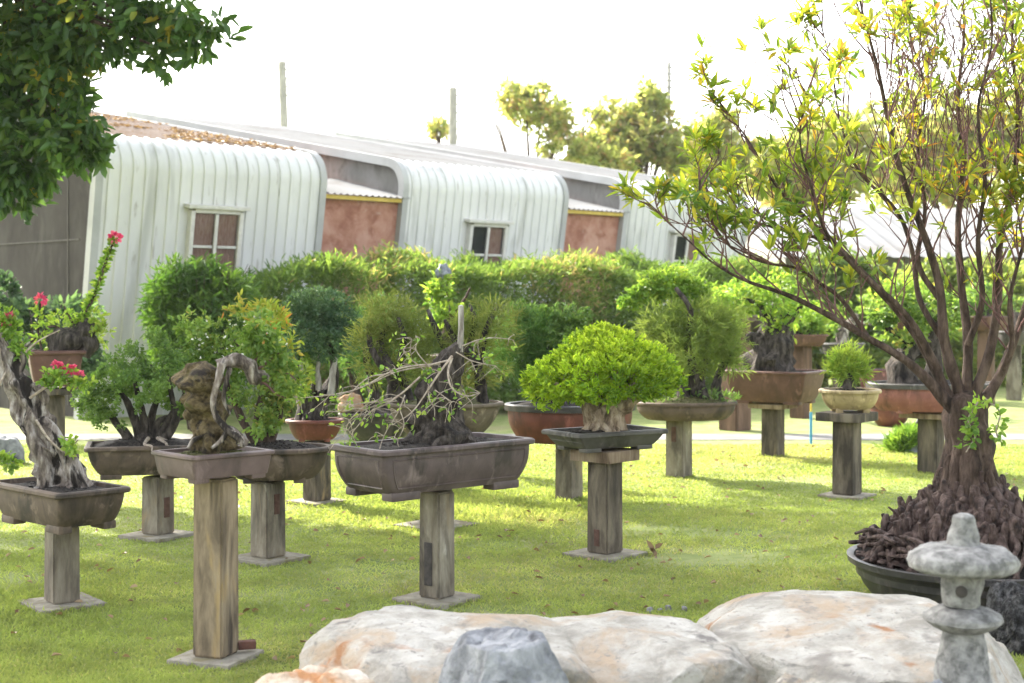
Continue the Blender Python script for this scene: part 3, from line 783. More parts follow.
def roots(g, fr, c, n, r0, ln, h, seed, rad=.016, rise=.0):
    """surface roots spreading from the foot of a trunk, c = local xyz of the foot"""
    rg = random.Random(seed)
    for k in range(n):
        a = 6.283 * (k + rg.random() * .6) / n; l = ln * rg.uniform(.6, 1.15); a2 = a + rg.uniform(-.5, .5)
        p = [c + np.array((math.cos(a) * r0 * .4, math.sin(a) * r0 * .4, h)), c + np.array((math.cos(a) * r0, math.sin(a) * r0, h * .35)),
             c + np.array((math.cos(a2) * (r0 + l * .5), math.sin(a2) * (r0 + l * .5), .012)), c + np.array((math.cos(a2) * (r0 + l), math.sin(a2) * (r0 + l), -.012))]
        sweep(g, p, [rad * 1.3, rad * 1.2, rad * .8, rad * .35], n=7, sub=4, nz=.35, freq=25, seed=seed + k)

# 1 --- left front: gnarled pale trunk
x, Z, zt = stand(62, 606, -52, .135, 525, M['concrete'], 'grey concrete post with a sunken niche under the leftmost brown pot', .34, None, ('L', .22, .055, .22, M['concrete']), slab_ang=0)
fr, t = potted('bonsai', 'flowering bonsai with a pale gnarled leaning trunk in a brown rectangular pot', 58, Z, zt)
hP = .21
pot_part(t, 'rect', .74, .40, hP, -44, M['pot_brown'], .84, .028, .03, .02, seed=1, dome=.02)
g = Geo(); base = fr.p(66, 486)
base[2] = hP - .03
px_tube(g, fr, [(66, 492), (52, 456), (38, 428), (24, 400), (12, 372), (4, 350), (-6, 330)], [21, 15, 13, 13, 11, 7, 4], n=30, sub=8, flute=.26, nf=5, nz=.5, freq=16, twist=.09, seed=2)
px_tube(g, fr, [(84, 490, -.05), (68, 462, -.06), (54, 436, -.05), (40, 420, -.04)], [9, 9, 7, 5], n=12, sub=6, flute=.15, nf=3, nz=.3, freq=16, twist=.1, seed=3)
px_tube(g, fr, [(48, 490, -.06), (44, 462, -.07), (30, 428, -.06), (26, 400, -.02)], [10, 8, 7, 4], n=12, sub=6, flute=.15, nf=3, nz=.3, freq=16, seed=4)
px_tube(g, fr, [(22, 400), (32, 386), (45, 396), (40, 412)], [5, 4, 4, 3], n=8, sub=5, nz=.3, freq=20)
px_tube(g, fr, [(14, 378), (24, 362), (20, 350), (30, 342)], [4, 3, 2, 1], n=8, sub=5, nz=.2, freq=20)
px_tube(g, fr, [(22, 402, -.02), (18, 420, -.06), (32, 440, -.09), (52, 452, -.09)], [2.2, 2, 1.8, 1], n=6, sub=5)
roots(g, fr, base, 11, .08, .12, .07, 5, .02)
build('trunk', g, M['bark_grey'], t, ang=60)
g = Geo()
TW = [[(8, 360), (4, 342), (10, 326), (14, 316)], [(30, 398, -.05), (48, 386, -.08), (66, 378, -.1), (80, 374, -.1)], [(4, 350), (-6, 335), (-12, 320)], [(14, 372), (26, 352), (40, 340), (60, 330)], [(36, 420, -.08), (50, 440, -.12), (66, 452, -.12), (78, 440, -.12)], [(10, 366), (2, 380, -.05), (-4, 392, -.05)]]
for p in TW: px_tube(g, fr, p, [1.6, 1.2, .9, .5][:len(p)], n=5, sub=4)
build('twigs', g, M['twig_pale'], t)
Lv = Leaves(41)
crown(Lv, fr, [(12, 330, 9, 14), (4, 318, 12, 10), (62, 376, 16, 9, -.1), (80, 384, 12, 6, -.1), (50, 382, 12, 5, -.1), (70, 445, 8, 9, -.12), (8, 462, 14, 8, -.12), (22, 350, 8, 12)], 900, .035, .018, k=5, shell=.1, seed=41)
Lv.build('foliage', M['leaf_bright'], t)
for i, (a, b_) in enumerate([(10, 317), (6, 322), (60, 368), (72, 370), (80, 376), (56, 366)]): flower(t, fr.p(a, b_, -.1 if a > 40 else 0), .026, 26, i)

# 2 --- red-brown pot behind it, arching leafy stem
x, Z, zt = stand(52, 496, 48, .15, 388, M['dark_concrete'], 'dark weathered post with a flat cap behind the gnarled leaning trunk', .34, (.30, .05, M['dark_concrete']))
fr, t = potted('bonsai', 'black bulbous bonsai with one long arching leafy shoot tipped by a pink flower', 55, Z, zt)
hP = (388 - 350) / F * Z
pot_part(t, 'rect', .44, .36, hP, 22, M['pot_redbrown'], .78, .03, .02, .0, seed=2, dome=.02)
g = Geo()
px_tube(g, fr, [(62, 354), (70, 340), (84, 332), (92, 336)], [15, 15, 12, 6], n=18, sub=6, nz=.45, freq=9, seed=6, flute=.1, nf=3)
px_tube(g, fr, [(84, 356), (88, 345), (80, 335)], [7, 9, 8], n=12, sub=6, nz=.4, freq=12, seed=7)
px_tube(g, fr, [(52, 355, .05), (56, 345, .03), (70, 336)], [6, 7, 6], n=10, sub=5, nz=.4, freq=12)
build('trunk', g, M['bark_dark'], t, ang=60)
g = Geo()
arch = [(74, 332), (84, 316), (94, 296), (101, 276), (108, 256), (114, 240)]
px_tube(g, fr, arch, [2.5, 2, 1.8, 1.6, 1.4, 1], n=6)
px_tube(g, fr, [(66, 334), (52, 326), (36, 338), (20, 350)], [1.6, 1.4, 1.2, 1], n=5)
px_tube(g, fr, [(42, 352), (38, 330), (40, 304)], [1.4, 1.2, 1], n=5)
px_tube(g, fr, [(76, 330), (70, 318), (64, 306)], [1.6, 1.2, .8], n=5)
px_tube(g, fr, [(88, 336), (98, 330), (106, 322)], [1.6, 1.2, .8], n=5)
build('stems', g, M['bark_brown'], t)
Lv = Leaves(42)
pa = np.array([fr.p(*p) for p in arch]); tt = np.random.default_rng(1).uniform(0, 5, 420)
P = np.stack([np.interp(tt, range(6), pa[:, j]) for j in range(3)], 1)
dd = np.random.default_rng(2).normal(size=P.shape) * np.array((1, .8, .4)) + np.array((.1, 0, .55)); dd = unit(dd)
Lv.add(P + dd * .012, dd, .065 * (1 - .08 * tt), .024, .2, .15)
crown(Lv, fr, [(64, 322, 20, 12), (45, 340, 10, 9), (92, 318, 14, 14), (100, 334, 12, 14), (40, 316, 7, 14)], 480, .05, .022, k=5, shell=.1, seed=42)
Lv.build('foliage', M['leaf_bright'], t)
flower(t, fr.p(115, 238), .05, 30, 8); flower(t, fr.p(40, 300), .05, 30, 9)

# 3 --- dark pot, juniper-like rounded crown
x, Z, zt = stand(158, 537, 60, .15, 476, M['concrete'], 'pale concrete post under the dark pot, left of the tall ochre post', .36, None, ('R', .20, .05, .13, M['rust']))
fr, t = potted('bonsai', 'rounded small leaved many stemmed bonsai in a dark pot left of the mossy rock', 145, Z, zt)
hP = (476 - 443) / F * Z
pot_part(t, 'rect', .74, .46, hP, 14, M['pot_brown'], .78, .03, .025, .03, seed=3, dome=.06, crumbs=260)
g = Geo(); base = fr.p(145, 440); base[2] = hP - .02
st = [((150, 440), (152, 415), (158, 390), (150, 365)), ((140, 440), (132, 412), (122, 395), (110, 385)), ((158, 440), (172, 415), (182, 400), (190, 385)), ((146, 440), (144, 420), (138, 395), (132, 370)), ((165, 438), (176, 420), (172, 398), (168, 375)), ((130, 440), (118, 425), (108, 412), (95, 408)), ((152, 438), (160, 420), (180, 418), (195, 408))]
for i, p in enumerate(st): px_tube(g, fr, [(q[0], q[1], random.Random(i).uniform(-.12, .12) * j / 2) for j, q in enumerate(p)], [5, 4, 2.8, 1.6], n=9, nz=.35, freq=18, seed=i)
roots(g, fr, base, 13, .09, .16, .07, 8, .016)
build('trunk', g, M['bark_dark'], t, ang=60)
g = Geo()
roots(g, fr, base + np.array((.05, -.04, .01)), 6, .12, .14, .05, 18, .009)
build('pale_roots', g, M['twig_pale'], t)
Lv = Leaves(43)
crown(Lv, fr, [(146, 356, 32, 20), (118, 378, 28, 20, -.05), (170, 372, 28, 20, .03), (100, 402, 22, 17, -.08), (182, 395, 22, 20, .0), (140, 388, 34, 18, -.18), (140, 380, 40, 22, .15), (150, 338, 16, 10), (90, 408, 17, 13), (84, 398, 12, 10), (110, 420, 18, 8, -.1), (196, 388, 12, 20), (128, 405, 16, 9, -.2)], 13000, .024, .014, k=5, seed=43, shell=.45, gap=-.12, freq=26)
Lv.build('foliage', M['leaf_juniper'], t)

# 5 --- oval pot, loose weeping crown with autumn tints
x5, Z5, zt5 = stand(268, 560, 52, .15, 481, M['concrete'], 'pale concrete post with a rusty plate under the oval brown pot', .36, None, ('R', .34, .04, .12, M['rust']))
fr, t = potted('bonsai', 'loose bonsai with some orange tinted leaves in an oval pot behind the mossy rock', 276, Z5, zt5)
hP = (481 - 446) / F * Z5
pot_part(t, 'oval', .66, .48, hP, 5, M['pot_brown'], .74, .03, .02, .03, seed=5, dome=.05, crumbs=300)
g = Geo(); base = fr.p(268, 440); base[2] = hP - .02
for i, p in enumerate([((262, 442), (258, 415), (262, 385), (250, 350), (245, 325)), ((270, 442), (280, 410), (276, 380), (282, 350)), ((255, 442), (240, 415), (225, 380), (215, 350)), ((268, 440), (270, 400), (258, 370), (235, 340))]):
    px_tube(g, fr, p, [5, 4, 3, 2, 1.2][:len(p)], n=8, nz=.3, freq=18, seed=i)
roots(g, fr, base, 8, .06, .1, .05, 9, .012)
build('trunk', g, M['bark_brown'], t, ang=60)
Lv = Leaves(44)
crown(Lv, fr, [(222, 330, 36, 20), (200, 345, 24, 18), (190, 330, 18, 16), (240, 322, 26, 12), (262, 345, 24, 22), (235, 360, 34, 24), (275, 370, 18, 24), (255, 395, 26, 28), (280, 405, 20, 26), (265, 425, 20, 14, -.1), (215, 365, 22, 20)], 6200, .034, .017, k=5, seed=44, shell=.2, gap=-.1, freq=18, lump=.35, up=.1)
Lv.build('foliage', M['leaf_weep'], t)
Lv = Leaves(45)
crown(Lv, fr, [(268, 330, 22, 22, -.05), (285, 352, 16, 20, -.05), (250, 312, 22, 10), (300, 385, 12, 18, -.08), (275, 320, 14, 14), (262, 306, 12, 8)], 800, .055, .017, k=6, seed=45, shell=.1, gap=-.2, freq=14)
Lv.build('young_leaves', M['leaf_autumn'], t)
L2 = Leaves(46)
crown(L2, fr, [(240, 345, 50, 35, -.1)], 120, .016, .014, k=2, seed=46); L2.build('blossom', M['petal_white'], t)

# 4 --- tall ochre post, tray with mossy rock
x4, Z4, zt4 = stand(216, 660, 70, .142, 478, M['ochre_concrete'], 'tallest nearest post, ochre stained concrete, with a broken brick at its foot', .30, None)
fr, t = potted('bonsai', 'mossy rock wrapped by a pale bending root trunk in a shallow tray on ochre post', 213, Z4, zt4)
hP = (478 - 450) / F * Z4
pot_part(t, 'rect', .40, .34, hP, 43, M['pot_tray'], .93, .02, .02, .0, wall=.022, seed=4, dome=.02, soil='mossy_soil', round_=.012, lipout=.006, crumbs=150)
g = Geo()
def lump(g, fr, px, py, rx, ry, dz=0, rd=None, seed=0, amp=.35, freq=9., sub=4, taper=0):
    bm = bmesh.new(); bmesh.ops.create_icosphere(bm, subdivisions=sub, radius=1)
    c = fr.p(px, py, dz); R = (fr.m(rx), fr.m(rd or rx), fr.m(ry))
    for v in bm.verts:
        q = v.co.copy()
        n_ = noise.noise(q * 1.5 + Vector((seed, 0, 0))) * amp + noise.noise(q * 4 + Vector((seed, 3, 0))) * amp * .4 + noise.noise(q * 10 + Vector((seed, 3, 5))) * amp * .15
        q = q * (1 + n_); q.x *= 1 - taper * q.z
        v.co = Vector((q.x * R[0] + c[0], q.y * R[1] + c[1], q.z * R[2] + c[2]))
    bm.verts.index_update()
    g.add([v.co[:] for v in bm.verts], [[v.index for v in f.verts] for f in bm.faces]); bm.free()
# one stacked rock, fused: a swept column with bulges
px_tube(g, fr, [(214, 452), (212, 432), (214, 418), (206, 405), (204, 392), (202, 378), (204, 367)], [21, 19, 14, 20, 16, 22, 13], n=34, sub=9, nz=.75, freq=19, seed=12, flute=.10, nf=3)
build('rock', g, M['mossrock'], t, ang=70)
g = Geo()
px_tube(g, fr, [(218, 366, -.06), (228, 362, -.05), (240, 361, -.03), (250, 367, -.02), (254, 378, -.01), (262, 374), (270, 380)], [6, 7, 8, 7.5, 7.5, 5, 3], n=12, sub=6, nz=.3, freq=22, seed=3)
px_tube(g, fr, [(222, 364, -.09), (218, 380, -.11), (213, 400, -.115), (216, 416, -.11), (228, 430, -.12), (238, 438, -.12), (244, 446, -.12)], [4.5, 3.2, 3, 3, 4, 4, 2.5], n=8, sub=6, nz=.25, freq=25, seed=4)
px_tube(g, fr, [(228, 430, -.12), (222, 440, -.125), (212, 448, -.13)], [3, 2.6, 1.5], n=7, sub=5, nz=.2, freq=25)
px_tube(g, fr, [(230, 368, -.07), (226, 384, -.08), (224, 400, -.085), (230, 414, -.07)], [3, 2.5, 2, 1.2], n=7, sub=5, nz=.2)
px_tube(g, fr, [(226, 428, -.11), (236, 434, -.08), (246, 444, -.07)], [4, 5, 4], n=8, sub=5, nz=.3, freq=22)
px_tube(g, fr, [(202, 436, -.1), (194, 440, -.1), (188, 448, -.1)], [1.5, 2.5, 1.6], n=7, sub=5, nz=.3, freq=22)
build('trunk', g, M['bark_grey'], t, ang=60)
g = Geo()
for p in [[(254, 376), (266, 384), (276, 394), (286, 398)], [(252, 370), (258, 352), (262, 332)], [(254, 372), (268, 362), (280, 352)], [(262, 378), (272, 372), (288, 374), (296, 380)]]:
    px_tube(g, fr, p, [1.8, 1.3, .9, .6][:len(p)], n=5)
build('twigs', g, M['twig_dark'], t)
Lv = Leaves(47)
crown(Lv, fr, [(268, 345, 18, 24), (282, 368, 16, 20), (288, 388, 14, 14), (262, 325, 12, 16), (250, 345, 12, 18)], 900, .036, .015, k=6, seed=47, shell=.05, spread=.9)
Lv.build('foliage', M['leaf_weep'], t)
g = Geo(); box(g, (0, 0, .018), (.075, .045, .035), .3, .004)
o = build('broken_brick', g, M['brick']); o.location = (X(246, 6.15), 6.17, .037); tag(o, 'small broken red brick lying at the foot of the tall ochre post', 'brick')

# 6 --- small red oval pot, blue green cloud crown
x, Z, zt = stand(317, 503, 50, .155, 441, M['dark_concrete'], 'short grey post under the small red oval pot', .34, None)
fr, t = potted('bonsai', 'blue green cloud crowned bonsai with charred dead trunks in a small red oval pot', 315, Z, zt)
hP = (441 - 419) / F * Z
pot_part(t, 'oval', .44, .34, hP, 5, M['pot_red'], .72, .03, .015, .03, seed=6, dome=.03)
g = Geo()
px_tube(g, fr, [(302, 421), (303, 396), (299, 372), (300, 348)], [7, 6, 4.5, 3], n=12, nz=.4, freq=14, flute=.15, nf=4)
px_tube(g, fr, [(318, 421), (322, 400), (332, 385), (334, 368), (330, 345)], [10, 8, 6, 4, 3], n=12, nz=.4, freq=14, flute=.15, nf=4, seed=3)
px_tube(g, fr, [(310, 421), (312, 400), (316, 378)], [7, 5, 3], n=10, nz=.4, freq=14, seed=5)
base = fr.p(312, 419); base[2] = hP - .01
roots(g, fr, base, 10, .08, .06, .07, 10, .015)
build('trunk', g, M['bark_dark'], t, ang=60)
g = Geo()
for (a, b_, c_, d_, r) in ((331, 395, 336, 357, 4.5), (319, 390, 319, 355, 3.5), (303, 385, 302, 352, 3)):
    px_tube(g, fr, [(a, b_, -.06), ((a + c_) / 2 - 1, (b_ + d_) / 2, -.065), (c_, d_, -.05)], [r, r * .8, r * .4], n=8, nz=.4, freq=16, seed=a)
build('dead_wood', g, M['deadwood'], t, ang=60)
Lv = Leaves(48)
crown(Lv, fr, [(312, 308, 28, 17), (290, 320, 20, 16), (340, 320, 24, 16), (322, 300, 26, 12), (350, 332, 14, 14), (300, 338, 24, 16, -.1), (330, 342, 24, 15, -.1), (312, 325, 34, 24, .1), (285, 340, 13, 11), (352, 338, 10, 14), (318, 352, 20, 8)], 12000, .03, .014, k=5, seed=48, shell=.55, lump=.2)
Lv.build('foliage', M['leaf_blue'], t)
Lv = Leaves(148); crown(Lv, fr, [(306, 365, 9, 25, -.12), (304, 390, 8, 14, -.12)], 260, .035, .018, k=4, seed=148, shell=.1); Lv.build('side_shoot', M['leaf_bright'], t)

# 7 --- centre: big rectangular pot, dark stump
x7, Z7, zt7 = stand(437, 601, 53, .133, 491, M['concrete'], 'concrete post with a black niche plate near its foot under the large purple pot', .33, None, ('L', .20, .05, .22, M['niche']))  # flat black plate stands in for the shade of a recess
fr, t = potted('bonsai', 'leaning dark stump bonsai with bare pale drooping branches in the large purple panelled pot', 434, Z7, zt7)
hP = (491 - 441) / F * Z7
pot_part(t, 'rect', 1.0, .48, hP, 42, M['pot_purple'], .86, .03, .032, .035, wall=.035, seed=7, dome=.03, panel=True, round_=.035, crumbs=240)
g = Geo()
px_tube(g, fr, [(440, 448), (436, 425), (438, 405), (442, 385), (448, 366), (455, 352), (462, 345)], [33, 25, 20, 17, 13, 9, 5], n=36, sub=8, nz=.5, freq=15, flute=.12, nf=8, twist=.03, seed=7)
base = fr.p(440, 442); base[2] = hP - .015
roots(g, fr, base, 10, .13, .10, .12, 11, .03)
build('trunk', g, M['bark_dark'], t, ang=60)
g = Geo(); px_tube(g, fr, [(460, 352, -.02), (461, 330, -.02), (461, 306, -.02)], [3.4, 3, 3], n=8, sub=1); build('stub', g, M['deadwood'], t)
g = Geo(); tips = []
PB = [[(452, 356, -.12), (440, 372, -.18), (428, 390, -.22), (412, 412, -.26), (392, 425, -.28)], [(452, 358, -.12), (448, 372, -.17), (452, 388, -.2), (466, 396, -.2), (480, 393, -.18)],
      [(450, 360, -.12), (425, 366, -.16), (396, 372, -.2), (370, 384, -.2), (340, 395, -.2)], [(440, 364, -.12), (412, 366, -.2), (390, 372, -.25), (360, 388, -.25), (330, 395, -.25), (300, 398, -.25)],
      [(420, 377, -.22), (398, 396, -.25), (380, 404, -.25), (362, 412, -.25), (348, 430, -.25)], [(412, 385, -.22), (390, 402, -.28), (370, 412, -.28), (356, 428, -.28)],
      [(456, 352, -.1), (470, 360, -.12), (484, 364, -.1), (496, 366, -.1)], [(462, 346, -.05), (478, 340, -.05), (494, 338, -.03), (508, 339)],
      [(430, 368, -.16), (416, 350, -.18), (420, 338, -.18)], [(424, 370, -.16), (404, 352, -.2), (412, 340, -.2)], [(435, 390, -.22), (446, 398, -.24), (452, 402, -.24)],
      [(428, 392, -.22), (432, 404, -.25), (446, 408, -.25)], [(392, 398, -.25), (375, 402, -.27), (352, 405, -.27), (338, 412, -.27)], [(400, 410, -.26), (404, 425, -.3), (398, 440, -.3)],
      [(385, 374, -.22), (368, 378, -.22), (352, 392, -.22), (345, 405, -.22)], [(378, 400, -.26), (366, 405, -.26), (350, 420, -.26), (344, 436, -.26)], [(405, 395, -.26), (398, 412, -.28), (384, 436, -.28), (378, 455, -.3)]]
rr = random.Random(3)
for i, p in enumerate(PB):
    p = [(q[0], q[1], q[2] if len(q) > 2 else 0.) for q in p]
    r0 = 1.35 if i < 2 else (.95 if i < 6 else .65)
    px_tube(g, fr, p, list(np.linspace(r0, .4, len(p))), n=6, sub=5, nz=.12, freq=20, seed=i)
    for q in range(len(p) - 1):
        for k in range(3):
            a = p[q + 1]; e_ = (a[0] + rr.uniform(-22, 10), a[1] + rr.uniform(-8, 20), a[2] + rr.uniform(-.06, .06))
            px_tube(g, fr, [a, ((a[0] + e_[0]) / 2 + rr.uniform(-3, 3), (a[1] + e_[1]) / 2 - 2, a[2]), e_], [.4, .34, .25], n=4, sub=3); tips.append(e_)
build('bare_branches', g, M['twig_pale'], t)
Lv = Leaves(49); rg = np.random.default_rng(49)
P = np.concatenate([np.array([fr.p(*e_)]) + rg.normal(size=(rg.integers(0, 5), 3)) * .012 for e_ in tips])
Lv.add(P, rg.normal(size=P.shape) + np.array((0, 0, .2)), .030, .016, .2, .2)
Lv.build('foliage', M['leaf_bright'], t)

# 8 --- pale bowl behind the centre, feathery pine
x8, Z8, zt8 = stand(437, 527, 50, .15, 436, M['dark_concrete'], 'mostly hidden post behind the one under the large purple pot', .42, None)
fr, t = potted('bonsai', 'airy yellowish feathery bonsai in a streaked pale bowl behind the dark stump', 445, Z8, zt8)
hP = (436 - 402) / F * Z8
pot_part(t, 'oval', .80, .62, hP, 10, M['pot_grey'], .62, .025, .0, .04, seed=8, dome=.05, soil='mossy_soil')
g = Geo(); br = [((480, 405), (482, 380), (470, 350), (475, 325), (470, 305)), ((484, 405), (478, 370), (486, 330), (498, 305)), ((405, 405), (392, 380), (372, 350), (368, 325)), ((410, 405), (400, 370), (404, 340), (398, 318)), ((478, 360), (455, 340), (445, 320)), ((392, 372), (380, 345), (388, 325)), ((445, 405), (448, 360), (436, 330), (428, 310))]
for i, p in enumerate(br): px_tube(g, fr, [(q[0], q[1], rr.uniform(-.1, .1)) for q in p], list(np.linspace(6, 2, len(p))), n=8, nz=.35, freq=14, seed=i)
build('trunk', g, M['bark_dark'], t, ang=60)
def strands(Lv, fr, pads, n, ln, wd, seed, dirs=(0, 0, .5), k=9, gap=-9, freq=10):
    crown(Lv, fr, pads, n, ln, wd, k=k, up=dirs[2], shell=.1, spread=.55, seed=seed, gap=gap, freq=freq, fold=.1, droop=.12, lump=.3)
Lv = Leaves(50)
strands(Lv, fr, [(478, 340, 30, 36), (440, 335, 34, 30), (400, 330, 30, 30), (370, 345, 24, 32), (495, 320, 26, 26), (420, 312, 26, 18), (400, 375, 26, 22), (455, 375, 30, 18), (380, 312, 22, 18)], 5500, .085, .006, 50, gap=-.5)
Lv.build('foliage', M['leaf_olive'], t)
# dark bowl at its left
x, Z, zt = stand(392, 484, 50, .15, 440, M['dark_concrete'], 'dark stained post under the wide black bowl with the stones', None, None)
fr, t = potted('bonsai', 'twiggy dull green bonsai in a wide black bowl left of the streaked pale bowl', 378, Z, zt)
hP = (440 - 412) / F * Z
pot_part(t, 'oval', .66, .5, hP, 8, M['pot_black'], .7, .025, .0, .04, seed=9, dome=.06)
g = Geo()
for i, p in enumerate([((372, 414), (374, 385), (366, 355), (372, 330)), ((388, 414), (392, 385), (388, 350)), ((360, 414), (356, 390), (348, 362))]):
    px_tube(g, fr, [(q[0], q[1], rr.uniform(-.08, .08)) for q in p], list(np.linspace(7, 2.5, len(p))), n=9, nz=.35, freq=14, seed=i + 4)
build('trunk', g, M['bark_dark'], t, ang=60)
g = Geo()
lump(g, fr, 350, 404, 14, 10, -.06, 10, 3, .4); build('pale_stone', g, M['rock_orange'], t)
Lv = Leaves(51); strands(Lv, fr, [(368, 345, 26, 26), (385, 330, 26, 24), (352, 360, 16, 18), (395, 360, 16, 20)], 3600, .08, .007, 51, gap=-.5); Lv.build('foliage', M['leaf_feather_green'], t)

# 8b - yellow green flowering shoots with a wrapped sheet farther back
x, Z, zt = stand(452, 470, 50, .15, 372, M['concrete'], 'hidden concrete post behind the feathery bonsai, before the hedge', .3, None)
fr, t = potted('bonsai', 'small pale lime bonsai with a scrap of grey sheet in its top', 450, Z, zt)
hP = .16
pot_part(t, 'oval', .5, .4, hP, 0, M['pot_grey'], .75, .025, .0, .02, seed=10, crumbs=10)
g = Geo(); px_tube(g, fr, [(450, 366), (446, 335), (452, 310), (446, 285)], [6, 5, 3, 1.5], n=9, nz=.3); px_tube(g, fr, [(450, 320), (436, 305), (432, 292)], [2, 1.5, 1], n=6); px_tube(g, fr, [(450, 318), (464, 300), (470, 288)], [2, 1.5, 1], n=6)
build('trunk', g, M['bark_brown'], t)
Lv = Leaves(52); crown(Lv, fr, [(438, 290, 15, 10), (458, 294, 18, 9), (430, 302, 10, 8), (470, 300, 12, 9), (448, 314, 24, 10), (440, 278, 8, 6)], 620, .07, .035, k=5, seed=52, shell=.1, gap=-.3, freq=8); Lv.build('foliage', M['leaf_bright'], t)
g = Geo(); lump(g, fr, 443, 271, 6, 7, 0, 4, 5, .7, sub=3); build('grey_sheet', g, M['bag'], t)

# 9 --- bright lime dome
x9, Z9, zt9 = stand(605, 556, 48, .155, 449, M['dark_concrete'], 'dark stained post with wooden boards on top under the lime dome bonsai', .37, (.30, .07, M['wood']), ('L', .12, .04, .10, M['rust']))
fr, t = potted('bonsai', 'bright lime green dome bonsai with pale tan fluted trunk in a slate coloured rectangular pot', 605, Z9, zt9)
hP = (449 - 429) / F * Z9
pot_part(t, 'rect', .66, .40, hP, 33, M['pot_slate'], .80, .03, .02, .0, seed=11, dome=.025, round_=.015, crumbs=160)
g = Geo(); base = fr.p(603, 429); base[2] = hP - .02
for i, p in enumerate([((606, 430), (600, 412), (588, 402), (570, 392), (555, 384)), ((596, 430), (596, 410), (602, 396), (606, 378), (604, 356)), ((612, 430), (618, 412), (630, 402), (646, 392), (660, 384)), ((602, 428), (610, 405), (622, 392), (630, 372)), ((600, 428), (592, 408), (584, 390), (580, 370))]):
    px_tube(g, fr, [(q[0], q[1], rr.uniform(-.06, .06) * j) for j, q in enumerate(p)], [12, 9, 6, 4, 2][:len(p)], n=12, sub=5, nz=.4, freq=20, flute=.12, nf=4, seed=i + 8)
roots(g, fr, base, 12, .08, .07, .10, 12, .024)
for k in range(26):
    a = (rr.uniform(540, 668), rr.uniform(360, 392), rr.uniform(-.15, .15)); px_tube(g, fr, [(604 + (a[0] - 604) * .35, 402, 0), ((a[0] + 604) / 2, a[1] + 10, a[2] / 2), a], [3, 2, .8], n=5, sub=3)
build('trunk', g, M['bark_tan'], t, ang=60)
Lv = Leaves(53)
crown(Lv, fr, [(604, 358, 46, 31), (570, 372, 38, 26, -.05), (640, 370, 36, 26, -.04), (604, 376, 60, 24, -.16), (604, 370, 62, 30, .16), (546, 386, 24, 15), (662, 384, 22, 13), (604, 346, 30, 18), (576, 392, 40, 9, -.1), (640, 390, 36, 8, -.1), (536, 380, 12, 9), (544, 402, 18, 8, -.06), (672, 380, 12, 9)], 20000, .032, .014, k=8, seed=53, shell=.80, gap=-.7, freq=40, lump=.12, spread=.34, up=.7, bright=.15)
Lv.build('foliage', M['leaf_lime'], t)

# 10 --- round red pot with black rim
x, Z, zt = stand(569, 500, 50, .155, 441, M['concrete'], 'pale post under the round red pot with the black rim', None, None)
fr, t = potted('bonsai', 'soft green bonsai in a round red pot with black rim behind the lime dome', 570, Z, zt)
hP = (441 - 404) / F * Z
pot_part(t, 'oval', 1.0, .72, hP, 0, M['pot_red'], .80, .04, .0, .05, seed=12, dome=.07, rim_mat=M['pot_black'], crumbs=300)
g = Geo()
for i, p in enumerate([((548, 400), (545, 370), (552, 340), (548, 318)), ((560, 400), (566, 370), (572, 340), (570, 318)), ((540, 402), (530, 380), (520, 360))]): px_tube(g, fr, p, list(np.linspace(7, 2.5, len(p))), n=9, nz=.35, freq=14, seed=i + 4)
build('trunk', g, M['bark_dark'], t, ang=60)
Lv = Leaves(54); strands(Lv, fr, [(518, 352, 24, 30), (535, 335, 28, 24), (545, 365, 24, 24)], 5200, .09, .007, 54); Lv.build('foliage', M['leaf_feather_green'], t)
Lv = Leaves(55); crown(Lv, fr, [(566, 318, 22, 14), (552, 326, 20, 14), (580, 328, 14, 12), (520, 312, 14, 10), (535, 320, 18, 12), (565, 340, 24, 18)], 3200, .04, .018, k=5, seed=55, shell=.3, gap=-.5); Lv.build('upper_foliage', M['leaf_juniper'], t)

# 11 --- wide shallow oval pot, tamarisk
x, Z, zt = stand(679, 477, 52, .17, 419, M['concrete'], 'concrete post with a rusty plate under the wide shallow oval pot', None, None, ('L', .38, .045, .13, M['rust']))
fr, t = potted('bonsai', 'hazy feathery group planting with a domed top in a wide shallow oval brown pot', 686, Z, zt)
hP = (419 - 401) / F * Z
pot_part(t, 'oval', .90, .62, hP, 5, M['pot_wide'], .80, .03, .0, .05, seed=13, dome=.06, soil='mossy_soil', crumbs=250)
g = Geo()
for i, p in enumerate([((692, 402), (694, 375), (688, 345), (690, 310), (676, 288)), ((704, 402), (700, 378), (708, 345), (704, 320)), ((718, 402), (716, 385), (722, 368), (732, 355)), ((684, 402), (680, 375), (672, 350), (664, 330))]): px_tube(g, fr, [(q[0], q[1], rr.uniform(-.1, .1)) for q in p], list(np.linspace(6.5, 2, len(p))), n=9, nz=.35, freq=14, seed=i + 4)
build('trunk', g, M['bark_dark'], t, ang=60)
Lv = Leaves(56); strands(Lv, fr, [(690, 350, 40, 36), (715, 340, 28, 30), (668, 345, 26, 30), (700, 320, 34, 26), (730, 360, 14, 22), (725, 320, 20, 24), (660, 322, 18, 18)], 6500, .10, .008, 56); Lv.build('foliage', M['leaf_feather'], t)
Lv = Leaves(57); crown(Lv, fr, [(668, 282, 26, 12, .3), (648, 292, 22, 9, .3), (690, 292, 20, 14, .3), (632, 302, 14, 6, .3)], 4200, .045, .022, k=5, seed=57, shell=.4); Lv.build('top_foliage', M['leaf_bright'], t)
g = Geo(); strd = Leaves(58); crown(strd, fr, [(660, 399, 22, 5), (715, 397, 22, 6)], 500, .05, .012, k=5, seed=58, up=.8); tag(strd.build('underplanting', M['leaf_juniper'], t), None, None, None, 'stuff')

